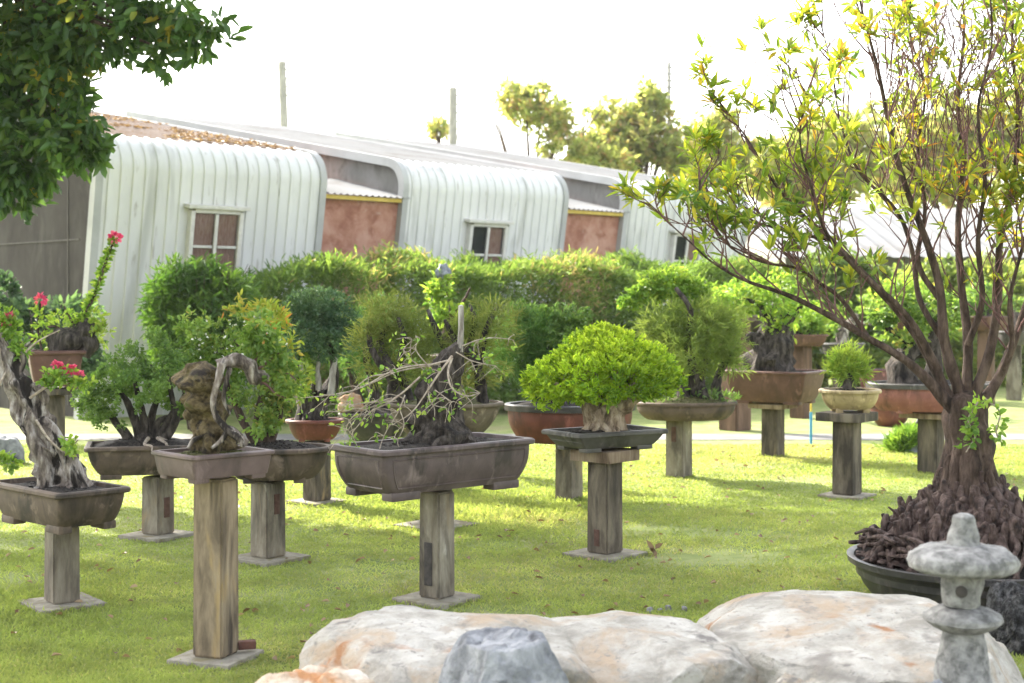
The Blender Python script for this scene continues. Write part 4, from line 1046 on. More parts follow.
# 12 --- red brown square pot, black rugged stump
x, Z, zt = stand(773, 457, 52, .17, 403, M['dark_concrete'], 'mossy topped post under the red brown square pot with the black stump', None, (.36, .05, M['wood']))
fr, t = potted('bonsai', 'black rugged stump bonsai with bright fresh leaves in a red brown square pot', 775, Z, zt)
hP = (403 - 370) / F * Z
pot_part(t, 'rect', .86, .62, hP, -32, M['pot_redbrown'], .80, .03, .02, .02, seed=14, dome=.02, rim_mat=None)
g = Geo()
px_tube(g, fr, [(770, 374), (772, 352), (776, 336), (784, 322), (790, 312)], [24, 20, 17, 9, 5], n=24, sub=6, nz=.5, freq=10, flute=.12, nf=7, seed=9)
px_tube(g, fr, [(768, 350), (756, 340), (748, 336)], [9, 8, 5], n=12, nz=.4, freq=12)
px_tube(g, fr, [(776, 335), (768, 320), (760, 305), (740, 298)], [7, 5, 3, 1.5], n=10, nz=.3); px_tube(g, fr, [(782, 325), (796, 312), (806, 300)], [6, 3, 1.5], n=10, nz=.3)
build('trunk', g, M['bark_dark'], t, ang=60)
Lv = Leaves(59); crown(Lv, fr, [(778, 300, 26, 16), (745, 300, 30, 15), (722, 296, 22, 14), (800, 312, 18, 18), (780, 325, 14, 12, -.1), (762, 285, 26, 12), (812, 330, 12, 10), (735, 320, 14, 10)], 1700, .065, .028, k=5, seed=59, shell=.2, gap=-.1, freq=9); Lv.build('foliage', M['leaf_bright'], t)
g = Geo()

# 13 --- far pot on tall brown post
x, Z, zt = stand(735, 430, 40, .27, 322, M['brown_post'], 'tall brown wooden post half behind the hazy feathery group planting', None, None)
fr, t = potted('bonsai', 'small yellow green bonsai in a thin pale saucer on the tall brown post', 733, Z, zt)
pot_part(t, 'oval', .62, .5, .08, 0, M['pot_tray'], .8, .02, .0, .0, seed=15, crumbs=10)
g = Geo(); px_tube(g, fr, [(735, 320), (734, 308), (738, 296)], [5, 4, 2], n=9, nz=.3); build('trunk', g, M['bark_dark'], t)
Lv = Leaves(60); crown(Lv, fr, [(735, 296, 20, 12), (722, 300, 12, 9), (748, 302, 12, 9)], 900, .09, .035, k=5, seed=60, shell=.1); Lv.build('foliage', M['leaf_bright'], t)

# 14 --- yellow round pot with a pine tuft
x, Z, zt = stand(847, 497, 50, .17, 412, M['dark_concrete'], 'dark weathered post with a thick slab cap under the yellow round pot', .34, (.36, .07, M['dark_concrete']))
fr, t = potted('bonsai', 'little grassy green tuft bonsai in a yellow round pot', 850, Z, zt)
hP = (412 - 389) / F * Z
pot_part(t, 'oval', .48, .44, hP, 0, M['pot_yellow'], .72, .03, .025, .05, seed=16, dome=.02)
g = Geo(); px_tube(g, fr, [(849, 390), (848, 378), (850, 364)], [7, 5, 3], n=10, nz=.4, freq=18); build('trunk', g, M['bark_dark'], t)
Lv = Leaves(61); crown(Lv, fr, [(849, 366, 16, 16), (838, 364, 10, 12), (860, 370, 9, 10), (850, 356, 8, 9)], 1500, .085, .008, k=9, seed=61, shell=.1, up=1.0); Lv.build('foliage', M['leaf_bright'], t)

# 15 --- faded red oval pot behind the tall tree
x, Z, zt = stand(931, 473, 50, .18, 412, M['dark_concrete'], 'dark mossy post with a wooden board under the faded red oval pot', None, (.42, .05, M['wood']))
fr, t = potted('bonsai', 'dark trunked leafy bonsai in a faded red oval pot behind the tall tree', 932, Z, zt)
hP = (412 - 383) / F * Z
pot_part(t, 'oval', 1.16, .74, hP, 0, M['pot_pink'], .85, .035, .02, .04, seed=17, dome=.05, rim_mat=M['pot_slate'])
g = Geo()
px_tube(g, fr, [(905, 384), (900, 368), (912, 352), (930, 345), (938, 325), (925, 305)], [16, 13, 10, 8, 5, 3], n=16, nz=.45, freq=10, flute=.1, nf=5)
px_tube(g, fr, [(930, 384), (935, 362), (932, 345)], [10, 8, 6], n=12, nz=.4); px_tube(g, fr, [(918, 350), (895, 335), (880, 320)], [6, 4, 2], n=9, nz=.3)
build('trunk', g, M['bark_dark'], t, ang=60)
Lv = Leaves(62); crown(Lv, fr, [(905, 320, 30, 20), (880, 310, 24, 16), (930, 305, 26, 20), (950, 330, 20, 16), (910, 340, 20, 10, -.1), (890, 300, 20, 12)], 2300, .055, .028, k=5, seed=62, shell=.2, gap=.0, freq=9); Lv.build('foliage', M['leaf_weep'], t)

# far bonsai at the right, seen through the branches
FAR = [  # post px, base y, post top y, post mat, pot (L, W, H px, mat, kind), pads, leaf, labels
    (801, 418, 346, 'brown_post', (.62, .5, 12, 'pot_redbrown', 'rect'), [(800, 318, 22, 14), (815, 326, 14, 10)], 'leaf_bright', 'brown post behind the red brown square pot, right of it', 'pale leafy bonsai in a dull red dish behind the red brown square pot'),
    (843, 412, 357, 'dark_concrete', (.62, .56, 14, 'pot_slate', 'oval'), [(858, 315, 26, 18), (842, 322, 18, 12), (872, 325, 16, 14)], 'leaf_weep', 'dark post behind the yellow round pot', 'yellow green bonsai with pale roots in a round grey pot beyond the yellow one'),
    (986, 405, 330, 'brown_post', (.66, .5, 14, 'pot_redbrown', 'rect'), [(985, 300, 24, 18), (1000, 310, 18, 14), (968, 312, 14, 12)], 'leaf_juniper', 'brown post behind the stems of the tall tree', 'leafy bonsai in a terracotta pot seen between the stems of the tall tree'),
    (1014, 400, 345, 'concrete', (.7, .5, 14, 'pot_slate', 'oval'), [(1015, 310, 22, 16), (1030, 318, 20, 16)], 'leaf_feather', 'grey post at the right edge of the picture, far back', 'hazy green bonsai in a grey oval pot, rightmost of the far ones'),
    (765, 402, 332, 'brown_post', (.7, .5, 12, 'pot_brown', 'oval'), [(770, 300, 26, 14), (750, 306, 16, 10), (785, 308, 14, 10)], 'leaf_olive', 'brown post hidden behind the black rugged stump', 'olive leaved bonsai in a brown dish behind the black rugged stump'),
    (905, 398, 330, 'brown_post', (.8, .6, 14, 'pot_redbrown', 'rect'), [(905, 292, 30, 18), (885, 300, 18, 12), (925, 300, 18, 14)], 'leaf_bright', 'brown post behind the faded red oval pot', 'tall leafed pale bonsai in a red brown pot behind the dark trunked one'),
]
for i, (px, by, ty, pm, (pl, pw, ph, pmm, kd), pads, lf, la, lb) in enumerate(FAR):
    x, Z, zt = stand(px, by, 45 + 7 * i, .21, ty, M[pm], la, None, None)
    fr, t = potted('bonsai', lb, px, Z, zt)
    hP = ph / F * Z
    pot_part(t, kd, pl, pw, hP, 20 * i, M[pmm], .78, .03, .0, .03, seed=30 + i, crumbs=8)
    g = Geo(); c0 = pads[0]; y0 = ty - ph + 2
    px_tube(g, fr, [(px, y0), (px + 4 - 3 * (i % 3), (y0 + c0[1]) / 2), (c0[0], c0[1])], [8, 6, 2], n=10, nz=.45, freq=8, seed=i)
    for p in pads[1:]: px_tube(g, fr, [(px + 2, (y0 + c0[1]) / 2), ((px + p[0]) / 2, (p[1] + c0[1]) / 2 + 3), (p[0], p[1])], [4, 2.5, 1], n=7, nz=.3)
    build('trunk', g, M['bark_grey'] if i == 1 else M['bark_dark'], t)
    Lv = Leaves(70 + i); crown(Lv, fr, pads, 1250, .08, .036, k=5, seed=70 + i, shell=.2, gap=-.1, freq=7); Lv.build('foliage', M[lf], t)

# terracotta bowls on the lawn, blue pipe, garden lamp, tuft, stones
def bowl(px, by, w_, h_, mat, label):
    Z = ZG(by); t = thing('flower_pot', label, 'pot', (X(px, Z), Z, 0), 0, 'empty terracotta pots on the lawn')
    pot_part(t, 'oval', w_ / F * Z, w_ / F * Z * .9, h_ / F * Z, 0, mat, .6, .03, .0, .10, seed=int(px), crumbs=20)
bowl(890, 426, 42, 22, M['pot_red'], 'low terracotta bowl on the lawn left of the dark mossy post')
bowl(876, 405, 34, 36, M['pot_pink'], 'round terracotta jar far back between the yellow pot and the faded red pot')
Z = ZG(444); t = thing('water_pipe', 'thin blue upright water pipe with a yellow tap, right of the black rugged stump', 'pipe', (X(811, Z), Z, 0))
g = Geo(); sweep(g, [(0, 0, 0), (0, 0, 32 / F * Z)], [.015, .015], n=10, sub=1); build('riser', g, M['blue'], t)
g = Geo(); sweep(g, [(0, 0, 32 / F * Z), (0, 0, 40 / F * Z)], [.013, .010], n=8, sub=1); build('tap', g, M['yellow_plastic'], t)
Z = ZG(452); fr = Fr(905, Z, 0); t = thing('grass_tuft', 'bushy green grass tuft on the lawn beside the low stone', 'grass tuft', fr.loc)
Lv = Leaves(81); crown(Lv, fr, [(905, 444, 12, 8), (912, 440, 9, 8), (898, 447, 9, 5)], 1600, .12, .012, k=8, seed=81, shell=.1, up=1.3); Lv.build('blades', M['leaf_bright'], t)
Z = ZG(440); t = thing('garden_lamp', 'small black round garden lamp near the dark mossy post', 'lamp', (X(920, Z), Z, 0))
g = Geo(); sweep(g, [(0, 0, 0), (0, 0, .14)], [.02, .02], n=8, sub=1); build('spike', g, M['pot_black'], t)
g = Geo(); sweep(g, [(0, .06, .17), (0, -.06, .17)], [.06, .07], n=14, sub=1); build('housing', g, M['pot_black'], t)
g = Geo(); sweep(g, [(0, -.062, .17), (0, -.078, .17)], [.045, .04], n=14, sub=1); build('lens', g, M['frame'], t)
# blue sprinkler stick in the planting
# ================================================================== FOREGROUND: ROCKS, LANTERN, TALL TREE
def rock(name, label, x, y, sx, sy, top, mat, seed, box_=3.2, flat=.75, amp=.10, rz=0., sub=7, group='boulders along the front of the lawn', tilt=(0, 0)):
    bm = bmesh.new(); bmesh.ops.create_icosphere(bm, subdivisions=sub, radius=1)
    O = Vector((seed * 7.3, seed * 1.7, 0))
    rg = random.Random(seed)
    planes = []
    for k in range(20):
        a = rg.random() * 6.28; el = rg.uniform(-.1, .9)
        n_ = Vector((math.cos(a) * math.cos(el), math.sin(a) * math.cos(el), math.sin(el))); planes.append((n_, rg.uniform(.86, 1.12)))
    for v in bm.verts:
        q = v.co.normalized()
        k = (abs(q.x) ** box_ + abs(q.y) ** box_ + abs(q.z) ** box_) ** (-1 / box_)
        q = q * k
        for (n_, d_) in planes:
            dd = q.dot(n_)
            if dd > d_: q = q - n_ * (dd - d_) * .96
        if q.z > flat: q.z = flat + (q.z - flat) * .25
        d = amp * (noise.noise(q * 1.6 + O) + .5 * noise.noise(q * 3.5 + O) + .28 * noise.noise(q * 8 + O) + .12 * noise.noise(q * 19 + O) + .07 * noise.noise(q * 44 + O))
        cr = 1 - abs(noise.noise(q * 2.2 + O * 1.3)) * 16
        if cr > 0: d -= amp * .22 * cr
        q = q + v.co.normalized() * d
        v.co = q
    zs = max(v.co.z for v in bm.verts)
    for v in bm.verts:
        z = (v.co.z / zs)
        z2 = top * (z if z > 0 else z * .3) + tilt[0] * v.co.x + tilt[1] * v.co.y
        v.co = Vector((v.co.x * sx / 2, v.co.y * sy / 2, z2))
    bm.verts.index_update()
    g = Geo(); g.add([v.co[:] for v in bm.verts], [[v.index for v in f.verts] for f in bm.faces]); bm.free()
    o = build(name, g, mat, ang=50); o.location = (x, y, 0); o.rotation_euler = (0, 0, rz)
    return tag(o, label, name, group)
def rpx(name, label, x0, x1, ytop, Z, depth, mat, seed, **kw):
    return rock(name, label, X((x0 + x1) / 2, Z), Z, (x1 - x0) / F * Z, depth, H(ytop, Z - kw.pop('dtop', 0)), mat, seed, **kw)
rpx('boulder', 'long flat topped pale boulder with orange stains, largest at the left front', 298, 612, 625, 5.4, 1.0, M['rock_white'], 3, rz=-.06, box_=12, flat=.62, amp=.05, tilt=(-.015, .03))
rpx('boulder', 'wide low pale boulder in the middle, rust stain at its right end', 500, 766, 627, 5.55, .9, M['rock_white'], 5, rz=.03, box_=12, flat=.6, amp=.05, tilt=(.0, .03))
rpx('boulder', 'broad flat pale slab with orange cracks running behind the lantern', 690, 1016, 615, 5.72, 1.35, M['rock_white'], 8, rz=.05, box_=12, flat=.58, amp=.05, tilt=(.03, .07))
rpx('boulder', 'blue grey rough boulder in front of the pale ones', 432, 588, 631, 4.75, .5, M['rock_blue'], 14, box_=2.6, flat=.9, amp=.06)
rpx('boulder', 'rusty orange boulder peeping in at the bottom edge', 240, 395, 668, 4.85, .4, M['rock_orange'], 17, box_=2.6)
rpx('boulder', 'small pale stone at the bottom edge left of the lantern', 762, 842, 678, 4.75, .3, M['rock_white'], 19, box_=2.6)
rpx('boulder', 'small grey stone on gravel at the foot of the lantern', 900, 962, 681, 4.35, .2, M['rock_blue'], 20, box_=2.6)
rpx('boulder', 'black lava lump at the right edge beside the big basin', 985, 1060, 581, 6.35, .4, M['black_gravel'], 23, box_=2.2, amp=.2)
rpx('boulder', 'blue grey stone on the far lawn at the left edge', -10, 24, 436, 13.5, .25, M['rock_blue'], 25, box_=2.4, sub=4)
rpx('boulder', 'low dull stone on the far lawn right of the grass tuft', 902, 950, 444, 14.5, .3, M['rock_blue'], 27, box_=2.6, sub=4)
for i, (px, py) in enumerate([(660, 612), (668, 610), (650, 613), (776, 602), (684, 611)]):
    Zp = ZG(py); rock('pebble', 'small grey pebble behind the boulders at the lawn edge', X(px, Zp), Zp, .035, .03, .02 + .005 * (i % 3), M['granite'], 40 + i, sub=3, group='pebbles behind the boulders')
# stone lantern
ZL = 4.75; fr = Fr(963, ZL, 0)
t = thing('stone_lantern', 'small rough grey stone lantern with a mushroom cap standing among the boulders', 'lantern', fr.loc)
def lathe_rough(name, prof, seed, sides=40, sqy=1., off=(0, 0), amp=.006):
    g = Geo(); P = []
    pts = [(r, z) for r, z in prof]; V = []
    fine = []
    for i in range(len(pts) - 1):
        for k in range(4): fine.append((pts[i][0] + (pts[i + 1][0] - pts[i][0]) * k / 4, pts[i][1] + (pts[i + 1][1] - pts[i][1]) * k / 4))
    fine.append(pts[-1])
    for (r, z) in fine:
        for j in range(sides):
            a = 6.2832 * j / sides; q = Vector((r * math.cos(a), r * math.sin(a) * sqy, z))
            d = amp * (noise.noise(q * 14 + Vector((seed, 0, 0))) * 1.6 + noise.noise(q * 40 + Vector((seed, 1, 0))) + .5 * noise.noise(q * 90))
            V.append((q.x + d * math.cos(a) + off[0], q.y + d * math.sin(a) + off[1], q.z + d * .7))
    n = len(fine)
    Fc = [(i * sides + j, i * sides + (j + 1) % sides, (i + 1) * sides + (j + 1) % sides, (i + 1) * sides + j) for i in range(n - 1) for j in range(sides)]
    Fc += [tuple(range(sides - 1, -1, -1)), tuple(range((n - 1) * sides, n * sides))]
    g.add(V, Fc); return build(name, g, M['granite'], t, ang=50)
z = lambda py: H(py, ZL)
r_ = lambda n: n / F * ZL
lathe_rough('base', [(r_(42), 0), (r_(36), z(735)), (r_(30), z(690)), (r_(24), z(652)), (r_(20), z(630))], 1, amp=.004)
lathe_rough('lower_disc', [(r_(20), z(631)), (r_(31), z(626)), (r_(39.5), z(619)), (r_(39), z(615)), (r_(30), z(610)), (r_(18), z(607))], 2, amp=.0045)
# solid light box; a dark disc paints the shade of its opening
g = Geo()
lathe_rough('light_box', [(r_(18), z(605)), (r_(19), z(602)), (r_(19), z(577)), (r_(20), z(568))], 3, off=(r_(-1), 0))
g = Geo()
for (aa, off_) in ((-1.9, 0),):
    c_ = np.array((math.cos(aa) * r_(19.2) - r_(1), math.sin(aa) * r_(19.2), z(588))); dd = np.array((math.cos(aa), math.sin(aa), 0))
    sweep(g, [c_ - dd * .012, c_ + dd * .004], [r_(6), r_(6)], n=12, sub=1)
    build('opening_shade_disc', g, M['niche'], t); g = Geo()
lathe_rough('cap', [(r_(16), z(568)), (r_(46), z(571)), (r_(53), z(567)), (r_(54.5), z(561.5)), (r_(52), z(555)), (r_(43), z(549)), (r_(28), z(545)), (r_(12), z(543))], 4, sqy=.95, amp=.0045)
lathe_rough('finial', [(r_(17), z(545)), (r_(14.5), z(535)), (r_(11.5), z(524)), (r_(9.5), z(516)), (r_(5), z(513.5))], 5, amp=.003)

# basin and tall tree
ZT = 7.25
fr = Fr(972, ZT, 0)
t = thing('tall_bonsai', 'tall many stemmed tree on a mound of brown roots in the black basin', 'bonsai', fr.loc)
g = Geo(); R_ = fr.m(121); hb = H(556, ZT)
prof = [(R_ * .74, 0), (R_ * .78, .02), (R_ * .88, hb * .4), (R_ * .95, hb * .8), (R_ * .97, hb - .04), (R_ * 1.0, hb - .035), (R_ * 1.01, hb - .005), (R_ * .985, hb), (R_ * .95, hb - .008), (R_ * .93, hb - .10)]
loft(g, [[(r * math.cos(6.2832 * j / 64), r * math.sin(6.2832 * j / 64), zz) for j in range(64)] for r, zz in prof], True, False)
build('basin', g, M['pot_black'], t, ang=40)
soil_mesh(0, 'oval', R_ * .935, R_ * .935, hb - .06, .10, M['soil'], t, 77, 200)
# root mound
g = Geo(); rr = random.Random(21)
mound = lambda q: hb - .02 + .40 * max(0., 1 - (q / .60)) ** .95
for k in range(210):
    a = rr.random() * 6.283; q0 = rr.uniform(.04, .34); q1 = q0 + rr.uniform(.12, .28); a1 = a + rr.uniform(-.5, .5)
    pts = []
    for i in range(5):
        u = i / 4; q = q0 + (q1 - q0) * u; aa = a + (a1 - a) * u
        pts.append((q * math.cos(aa), q * math.sin(aa), mound(q) + .025 * math.sin(u * 3.1) + rr.uniform(-.012, .012)))
    r0 = rr.uniform(.010, .024)
    sweep(g, pts, [r0, r0 * 1.15, r0, r0 * .9, r0 * .5], n=7, sub=3, nz=.4, freq=24, seed=k)
for k in range(60):       # knobbly upright knees
    a = rr.random() * 6.283; q = rr.uniform(.10, .54); zz = mound(q); hh = rr.uniform(.03, .15) * (1.25 if q < .3 else .8)
    ln = rr.uniform(-.03, .05); lx, ly = math.cos(a) * ln, math.sin(a) * ln; r0 = rr.uniform(.009, .026)
    p = (q * math.cos(a), q * math.sin(a))
    sweep(g, [(p[0], p[1], zz - .05), (p[0] + lx * .2 + rr.gauss(0, .006), p[1] + ly * .3, zz + hh * .4), (p[0] + lx + rr.gauss(0, .01), p[1] + ly, zz + hh)], [r0 * 1.1, r0, r0 * .55], n=9, sub=4, nz=.7, freq=22, seed=k)
for k in range(170):       # rounded upright columns crowded round the foot of the trunk
    a = rr.random() * 6.283; q = .13 + .30 * rr.random() ** .8; zz = mound(q); hh = rr.uniform(.05, .13); r0 = rr.uniform(.011, .021)
    ln = rr.uniform(-.025, .02); p = (q * math.cos(a), q * math.sin(a))
    sweep(g, [(p[0], p[1], zz - .06), (p[0] + rr.gauss(0, .006), p[1], zz + hh * .35), (p[0] + ln * math.cos(a) * .6, p[1] + ln * math.sin(a) * .6, zz + hh * .75), (p[0] + ln * math.cos(a), p[1] + ln * math.sin(a), zz + hh)], [r0 * 1.1, r0, r0 * 1.05, r0 * .7], n=9, sub=4, nz=.6, freq=26, seed=k)
for k in range(26):        # thick buttress roots winding down from the trunk
    a = k * .2417 + rr.uniform(-.08, .08); L_ = rr.uniform(.30, .5); w_ = rr.uniform(-.4, .4)
    pts = []
    for i in range(6):
        u = i / 5; q = .07 + L_ * u; aa = a + w_ * u * u + .12 * math.sin(u * 9 + k)
        pts.append((q * math.cos(aa), q * math.sin(aa), mound(q) + .05 * (1 - u) + rr.uniform(-.01, .02)))
    r0 = rr.uniform(.022, .04)
    sweep(g, pts, [r0, r0 * .95, r0 * .85, r0 * .7, r0 * .55, r0 * .3], n=10, sub=4, nz=.6, freq=18, seed=k)
for k in range(70):        # clump of roots lying at the basin's left edge
    a = rr.uniform(2.5, 3.9); q = rr.uniform(.42, .54); L_ = rr.uniform(.10, .22); b2 = a + 1.57 + rr.uniform(-.9, .9)
    p0 = np.array((q * math.cos(a), q * math.sin(a), hb + rr.uniform(-.03, .12)))
    dv = np.array((math.cos(b2), math.sin(b2), rr.uniform(-.35, .35))) * L_
    sweep(g, [p0 - dv * .5, p0 + np.array((0, 0, .02)), p0 + dv * .5], [.008, .014, .009], n=6, sub=3, nz=.4, freq=24, seed=k)
build('root_mound', g, M['root_red'], t, ang=60)
# stems
g = Geo()
gpos = []
def stem(pts, r, n=12, **kw):
    px_tube(g, fr, pts, r, n=n, sub=6, nz=.22, freq=12, **kw)
    C = catmull([fr.p(*p) for p in pts], 6); return C
px_tube(g, fr, [(972, 545), (968, 505), (968, 470), (970, 440), (966, 412), (962, 396)], [48, 32, 24, 21, 20, 16], n=26, sub=6, nz=.3, freq=9, flute=.10, nf=7, seed=5)
for k in range(12):
    a = k * .53; p = [fr.p(968, 455) + np.array((math.cos(a) * .08, math.sin(a) * .08, 0)), fr.p(970, 500) + np.array((math.cos(a) * .15, math.sin(a) * .15, 0)), fr.p(972, 535) + np.array((math.cos(a) * .26, math.sin(a) * .26, -.05))]
    sweep(g, p, [.03, .035, .03], n=9, sub=4, nz=.35, freq=16, seed=k)
ST = [
    ([(958, 415), (935, 388), (905, 360), (868, 338), (830, 316), (790, 296), (744, 280), (712, 262), (690, 242), (668, 222)], [14, 11, 8.5, 7, 6, 5, 3.2, 2.2, 1.6, 1], -.15),
    ([(950, 400), (925, 350), (898, 312), (862, 272), (832, 240), (800, 212), (772, 180), (748, 140), (722, 105)], [11, 8.5, 7, 6, 5, 4, 3, 2, 1], .1),
    ([(962, 400), (945, 345), (940, 290), (926, 240), (905, 185), (890, 130), (878, 70), (862, 10), (850, -60)], [12, 10, 8.5, 7, 6, 5, 4, 2.6, 1.2], -.05),
    ([(966, 402), (968, 345), (962, 290), (958, 230), (962, 170), (958, 100), (964, 30), (960, -60)], [11, 9, 7.5, 6.5, 5.5, 4.5, 3, 1.2], .12),
    ([(972, 402), (990, 350), (998, 300), (1000, 240), (1014, 180), (1018, 110), (1012, 40), (1020, -50)], [11, 9, 7.5, 6.5, 5.5, 4.5, 3, 1.2], -.1),
    ([(978, 412), (1000, 375), (1018, 330), (1034, 280), (1052, 220), (1070, 150), (1080, 60)], [13, 10, 8, 6, 5, 3.5, 1.5], .05),
    ([(938, 370), (910, 320), (880, 290), (850, 262), (826, 232), (812, 190), (800, 140), (806, 95)], [8, 6.5, 5.5, 4.5, 3.6, 2.8, 2, 1], -.3),
    ([(946, 345), (920, 300), (912, 250), (896, 210), (858, 170), (840, 120), (832, 70), (820, 20)], [7, 5.5, 4.5, 4, 3.4, 2.6, 1.8, 1], .3),
    ([(968, 345), (982, 300), (978, 240), (985, 180), (978, 110), (992, 40), (985, -50)], [6.5, 5.5, 4.5, 4, 3, 2.2, 1.2], -.25),
    ([(940, 300), (918, 262), (925, 210), (918, 150), (925, 90), (910, 30), (915, -40)], [6, 5, 4, 3.4, 2.8, 2, 1], .2),
    ([(868, 338), (842, 300), (818, 282), (796, 268), (762, 262), (730, 246), (702, 205), (700, 180)], [5, 4.2, 3.5, 3, 2.4, 1.8, 1.3, .8], -.1),
    ([(832, 240), (790, 232), (760, 224), (726, 220), (700, 222)], [3.6, 3, 2.3, 1.6, .9], .1),
    ([(1000, 375), (1012, 345), (1010, 300), (1022, 250), (1040, 200)], [7, 5.5, 4.5, 3.5, 2], -.2),
]
lines = []
for (p, r, dd) in ST:
    n_ = len(p); q = [(a, b_, dd * i / (n_ - 1) * 1.6) for i, (a, b_) in enumerate(p)]
    r = [max(.8, v * (.54 - .14 * i_ / len(r))) for i_, v in enumerate(r)]; lines.append((stem(q, r), r))
build('trunk', g, M['bark_brown'], t, ang=60)
# twigs: grow sideways off the stems, mostly upward
g = Geo(); tips = []
def twig(p, d, L_, r, lev):
    n_ = 5; pts = [p]; v = np.array(d, float)
    for i in range(n_):
        v = v + np.array([rr.gauss(0, .16), rr.gauss(0, .16), .10 + rr.gauss(0, .1)]); v /= np.linalg.norm(v)
        pts.append(pts[-1] + v * L_ / n_)
        if lev < 2 and i >= 1 and rr.random() < (.5 if lev == 0 else .35):
            a = rr.random() * 6.283; s_ = np.array((math.cos(a), math.sin(a), .25)); d2 = v * .65 + s_ * .6
            twig(pts[-1], d2 / np.linalg.norm(d2), L_ * rr.uniform(.42, .7), r * .6, lev + 1)
    sweep(g, pts, [r, r * .9, r * .75, r * .6, r * .5, r * .4], n=5 if lev == 0 else 4, sub=1)
    tips.append((pts[-1], v.copy(), lev))
    if lev > 0: tips.append((pts[3], v.copy(), lev + 1))
for (C, r) in lines:
    n_ = len(C); C = np.array(C)
    for i in range(int(n_ * .24), n_):
        u = i / n_
        for q in range(2):
            if rr.random() < .26:
                a = rr.random() * 6.283; tdir = C[min(i + 1, n_ - 1)] - C[i - 1]; tdir /= np.linalg.norm(tdir) + 1e-9
                d = tdir * .7 + np.array((math.cos(a) * .7, math.sin(a) * .7, .35)); d /= np.linalg.norm(d)
                twig(C[i], d, rr.uniform(.22, .5) * (1.15 - .4 * u) * (.6 if (C[i][0] + fr.X0) / (C[i][1] + ZT) * F < 230 else 1), .0055, 0)
    d = C[-1] - C[-3]; twig(C[-1], d / np.linalg.norm(d), .2, .004, 1)
for k in range(170):   # bare upright whips in the upper right part
    px = rr.uniform(880, 1060); py = rr.uniform(40, 200); c_ = fr.p(px, py, rr.uniform(-.35, .35))
    twig(c_, np.array((rr.uniform(-.25, .25), rr.uniform(-.2, .2), 1.)), rr.uniform(.35, .6), .0028, 1)
build('twigs', g, M['twig_dark'], t)
# leaves in whorls at the twig ends
Lv = Leaves(91); rg = np.random.default_rng(91)
PP = []; DD = []
for (p, v, lev) in tips:
    px = 512 + (p[0] + fr.X0) / (p[1] + ZT) * F; py = HY - (p[2] - CH) / (p[1] + ZT) * F
    dens = .34
    if px > 840: dens = .40
    if px > 865 and py < 150: dens = .16
    if py > 300: dens = .5
    if px > 900 and py > 230: dens = .07
    if rr.random() > dens: continue
    k = rr.randint(5, 7)
    for i in range(k): PP.append(p); DD.append(v)
PP = np.array(PP); DD = np.array(DD)
d = unit(DD * .55 + rg.normal(size=DD.shape) * .62 + np.array((0, 0, .12)))
Lv.add(PP + d * .006, d, .082, .023, .16, .14, np.clip(rg.beta(2, 2.2, len(PP)) + .12 * sines(PP, 4, 3), 0, 1))
Lv.build('foliage', M['leaf_tall'], t)
print('tall leaves', len(PP), 'tips', len(tips))
# small creeper on the trunk
g = Geo(); p = [(978, 402, -.2), (968, 420, -.2), (975, 436, -.2), (966, 452, -.2)]; px_tube(g, fr, p, [1, .9, .8, .6], n=5)
p2 = [(984, 398, -.2), (1000, 412, -.22), (996, 432, -.22), (1004, 446, -.22)]; px_tube(g, fr, p2, [1, .9, .8, .6], n=5)
cr = build('creeper', g, M['twig_pale'], t)
Lv = Leaves(92); crown(Lv, fr, [(972, 425, 7, 20, -.21), (968, 445, 5, 8, -.21), (998, 425, 5, 18, -.22), (984, 400, 8, 5, -.2)], 160, .035, .022, k=3, seed=92, shell=.1); Lv.build('creeper_leaves', M['leaf_bright'], cr)

# ================================================================== GRASS
rg = np.random.default_rng(99)
N = 330000
Zs = 5.6 + (15.2 - 5.6) * rg.random(N) ** 1.35
pxs = rg.uniform(-30, 1054, N)
P = np.stack([(pxs - 512) / F * Zs, Zs, np.zeros(N)], 1)
keep = np.ones(N, bool)
for (x, Z, r, sl) in POSTS:
    if sl: keep &= ~((np.abs(P[:, 0] - x) + np.abs(P[:, 1] - Z)) < sl * .68)
keep &= sines(P, 5., 4) + .35 * sines(P, 1.3, 14) + rg.normal(size=N) * .6 > -1.15
P = P[keep]
v = np.clip(.42 + .2 * sines(P, 1.1, 6) + .12 * sines(P, 5, 7) + rg.normal(size=len(P)) * .17, 0, 1)
d = rg.normal(size=P.shape) * np.array((.8, .8, 0)) + np.array((0, 0, 1.))
EX = []
for (x, Z, r, sl) in POSTS:          # longer blades around the slabs and feet of the posts
    if Z < 16:
        h_ = .707 * (sl or .2); n_ = int(900 * h_)
        t_ = rg.uniform(0, 4, n_); s_ = t_.astype(int); f_ = t_ - s_
        cx = np.array([1, 0, -1, 0, 1]); cy = np.array([0, 1, 0, -1, 0])
        EX.append(np.stack([x + h_ * (cx[s_] * (1 - f_) + cx[s_ + 1] * f_) * rg.uniform(.9, 1.12, n_), Z + h_ * (cy[s_] * (1 - f_) + cy[s_ + 1] * f_) * rg.uniform(.9, 1.12, n_), np.zeros(n_)], 1))
EX = np.concatenate(EX); ne = len(P); P = np.concatenate([P, EX])
v = np.concatenate([v, np.clip(rg.normal(size=len(EX)) * .2 + .35, 0, 1)])
d = np.concatenate([d, rg.normal(size=EX.shape) * np.array((.7, .7, 0)) + np.array((0, 0, 1.))])
Lv = Leaves(99); Lv.add(P, d, .026 * (1 + .3 * sines(P, 2, 8)) * np.where(np.arange(len(P)) >= ne, 1.35, 1.), .0055 * (P[:, 1] / 8), .15, .2, v)
tag(Lv.build('lawn_grass', M['grass']), 'short mown lawn grass between the posts', 'grass', None, 'stuff')
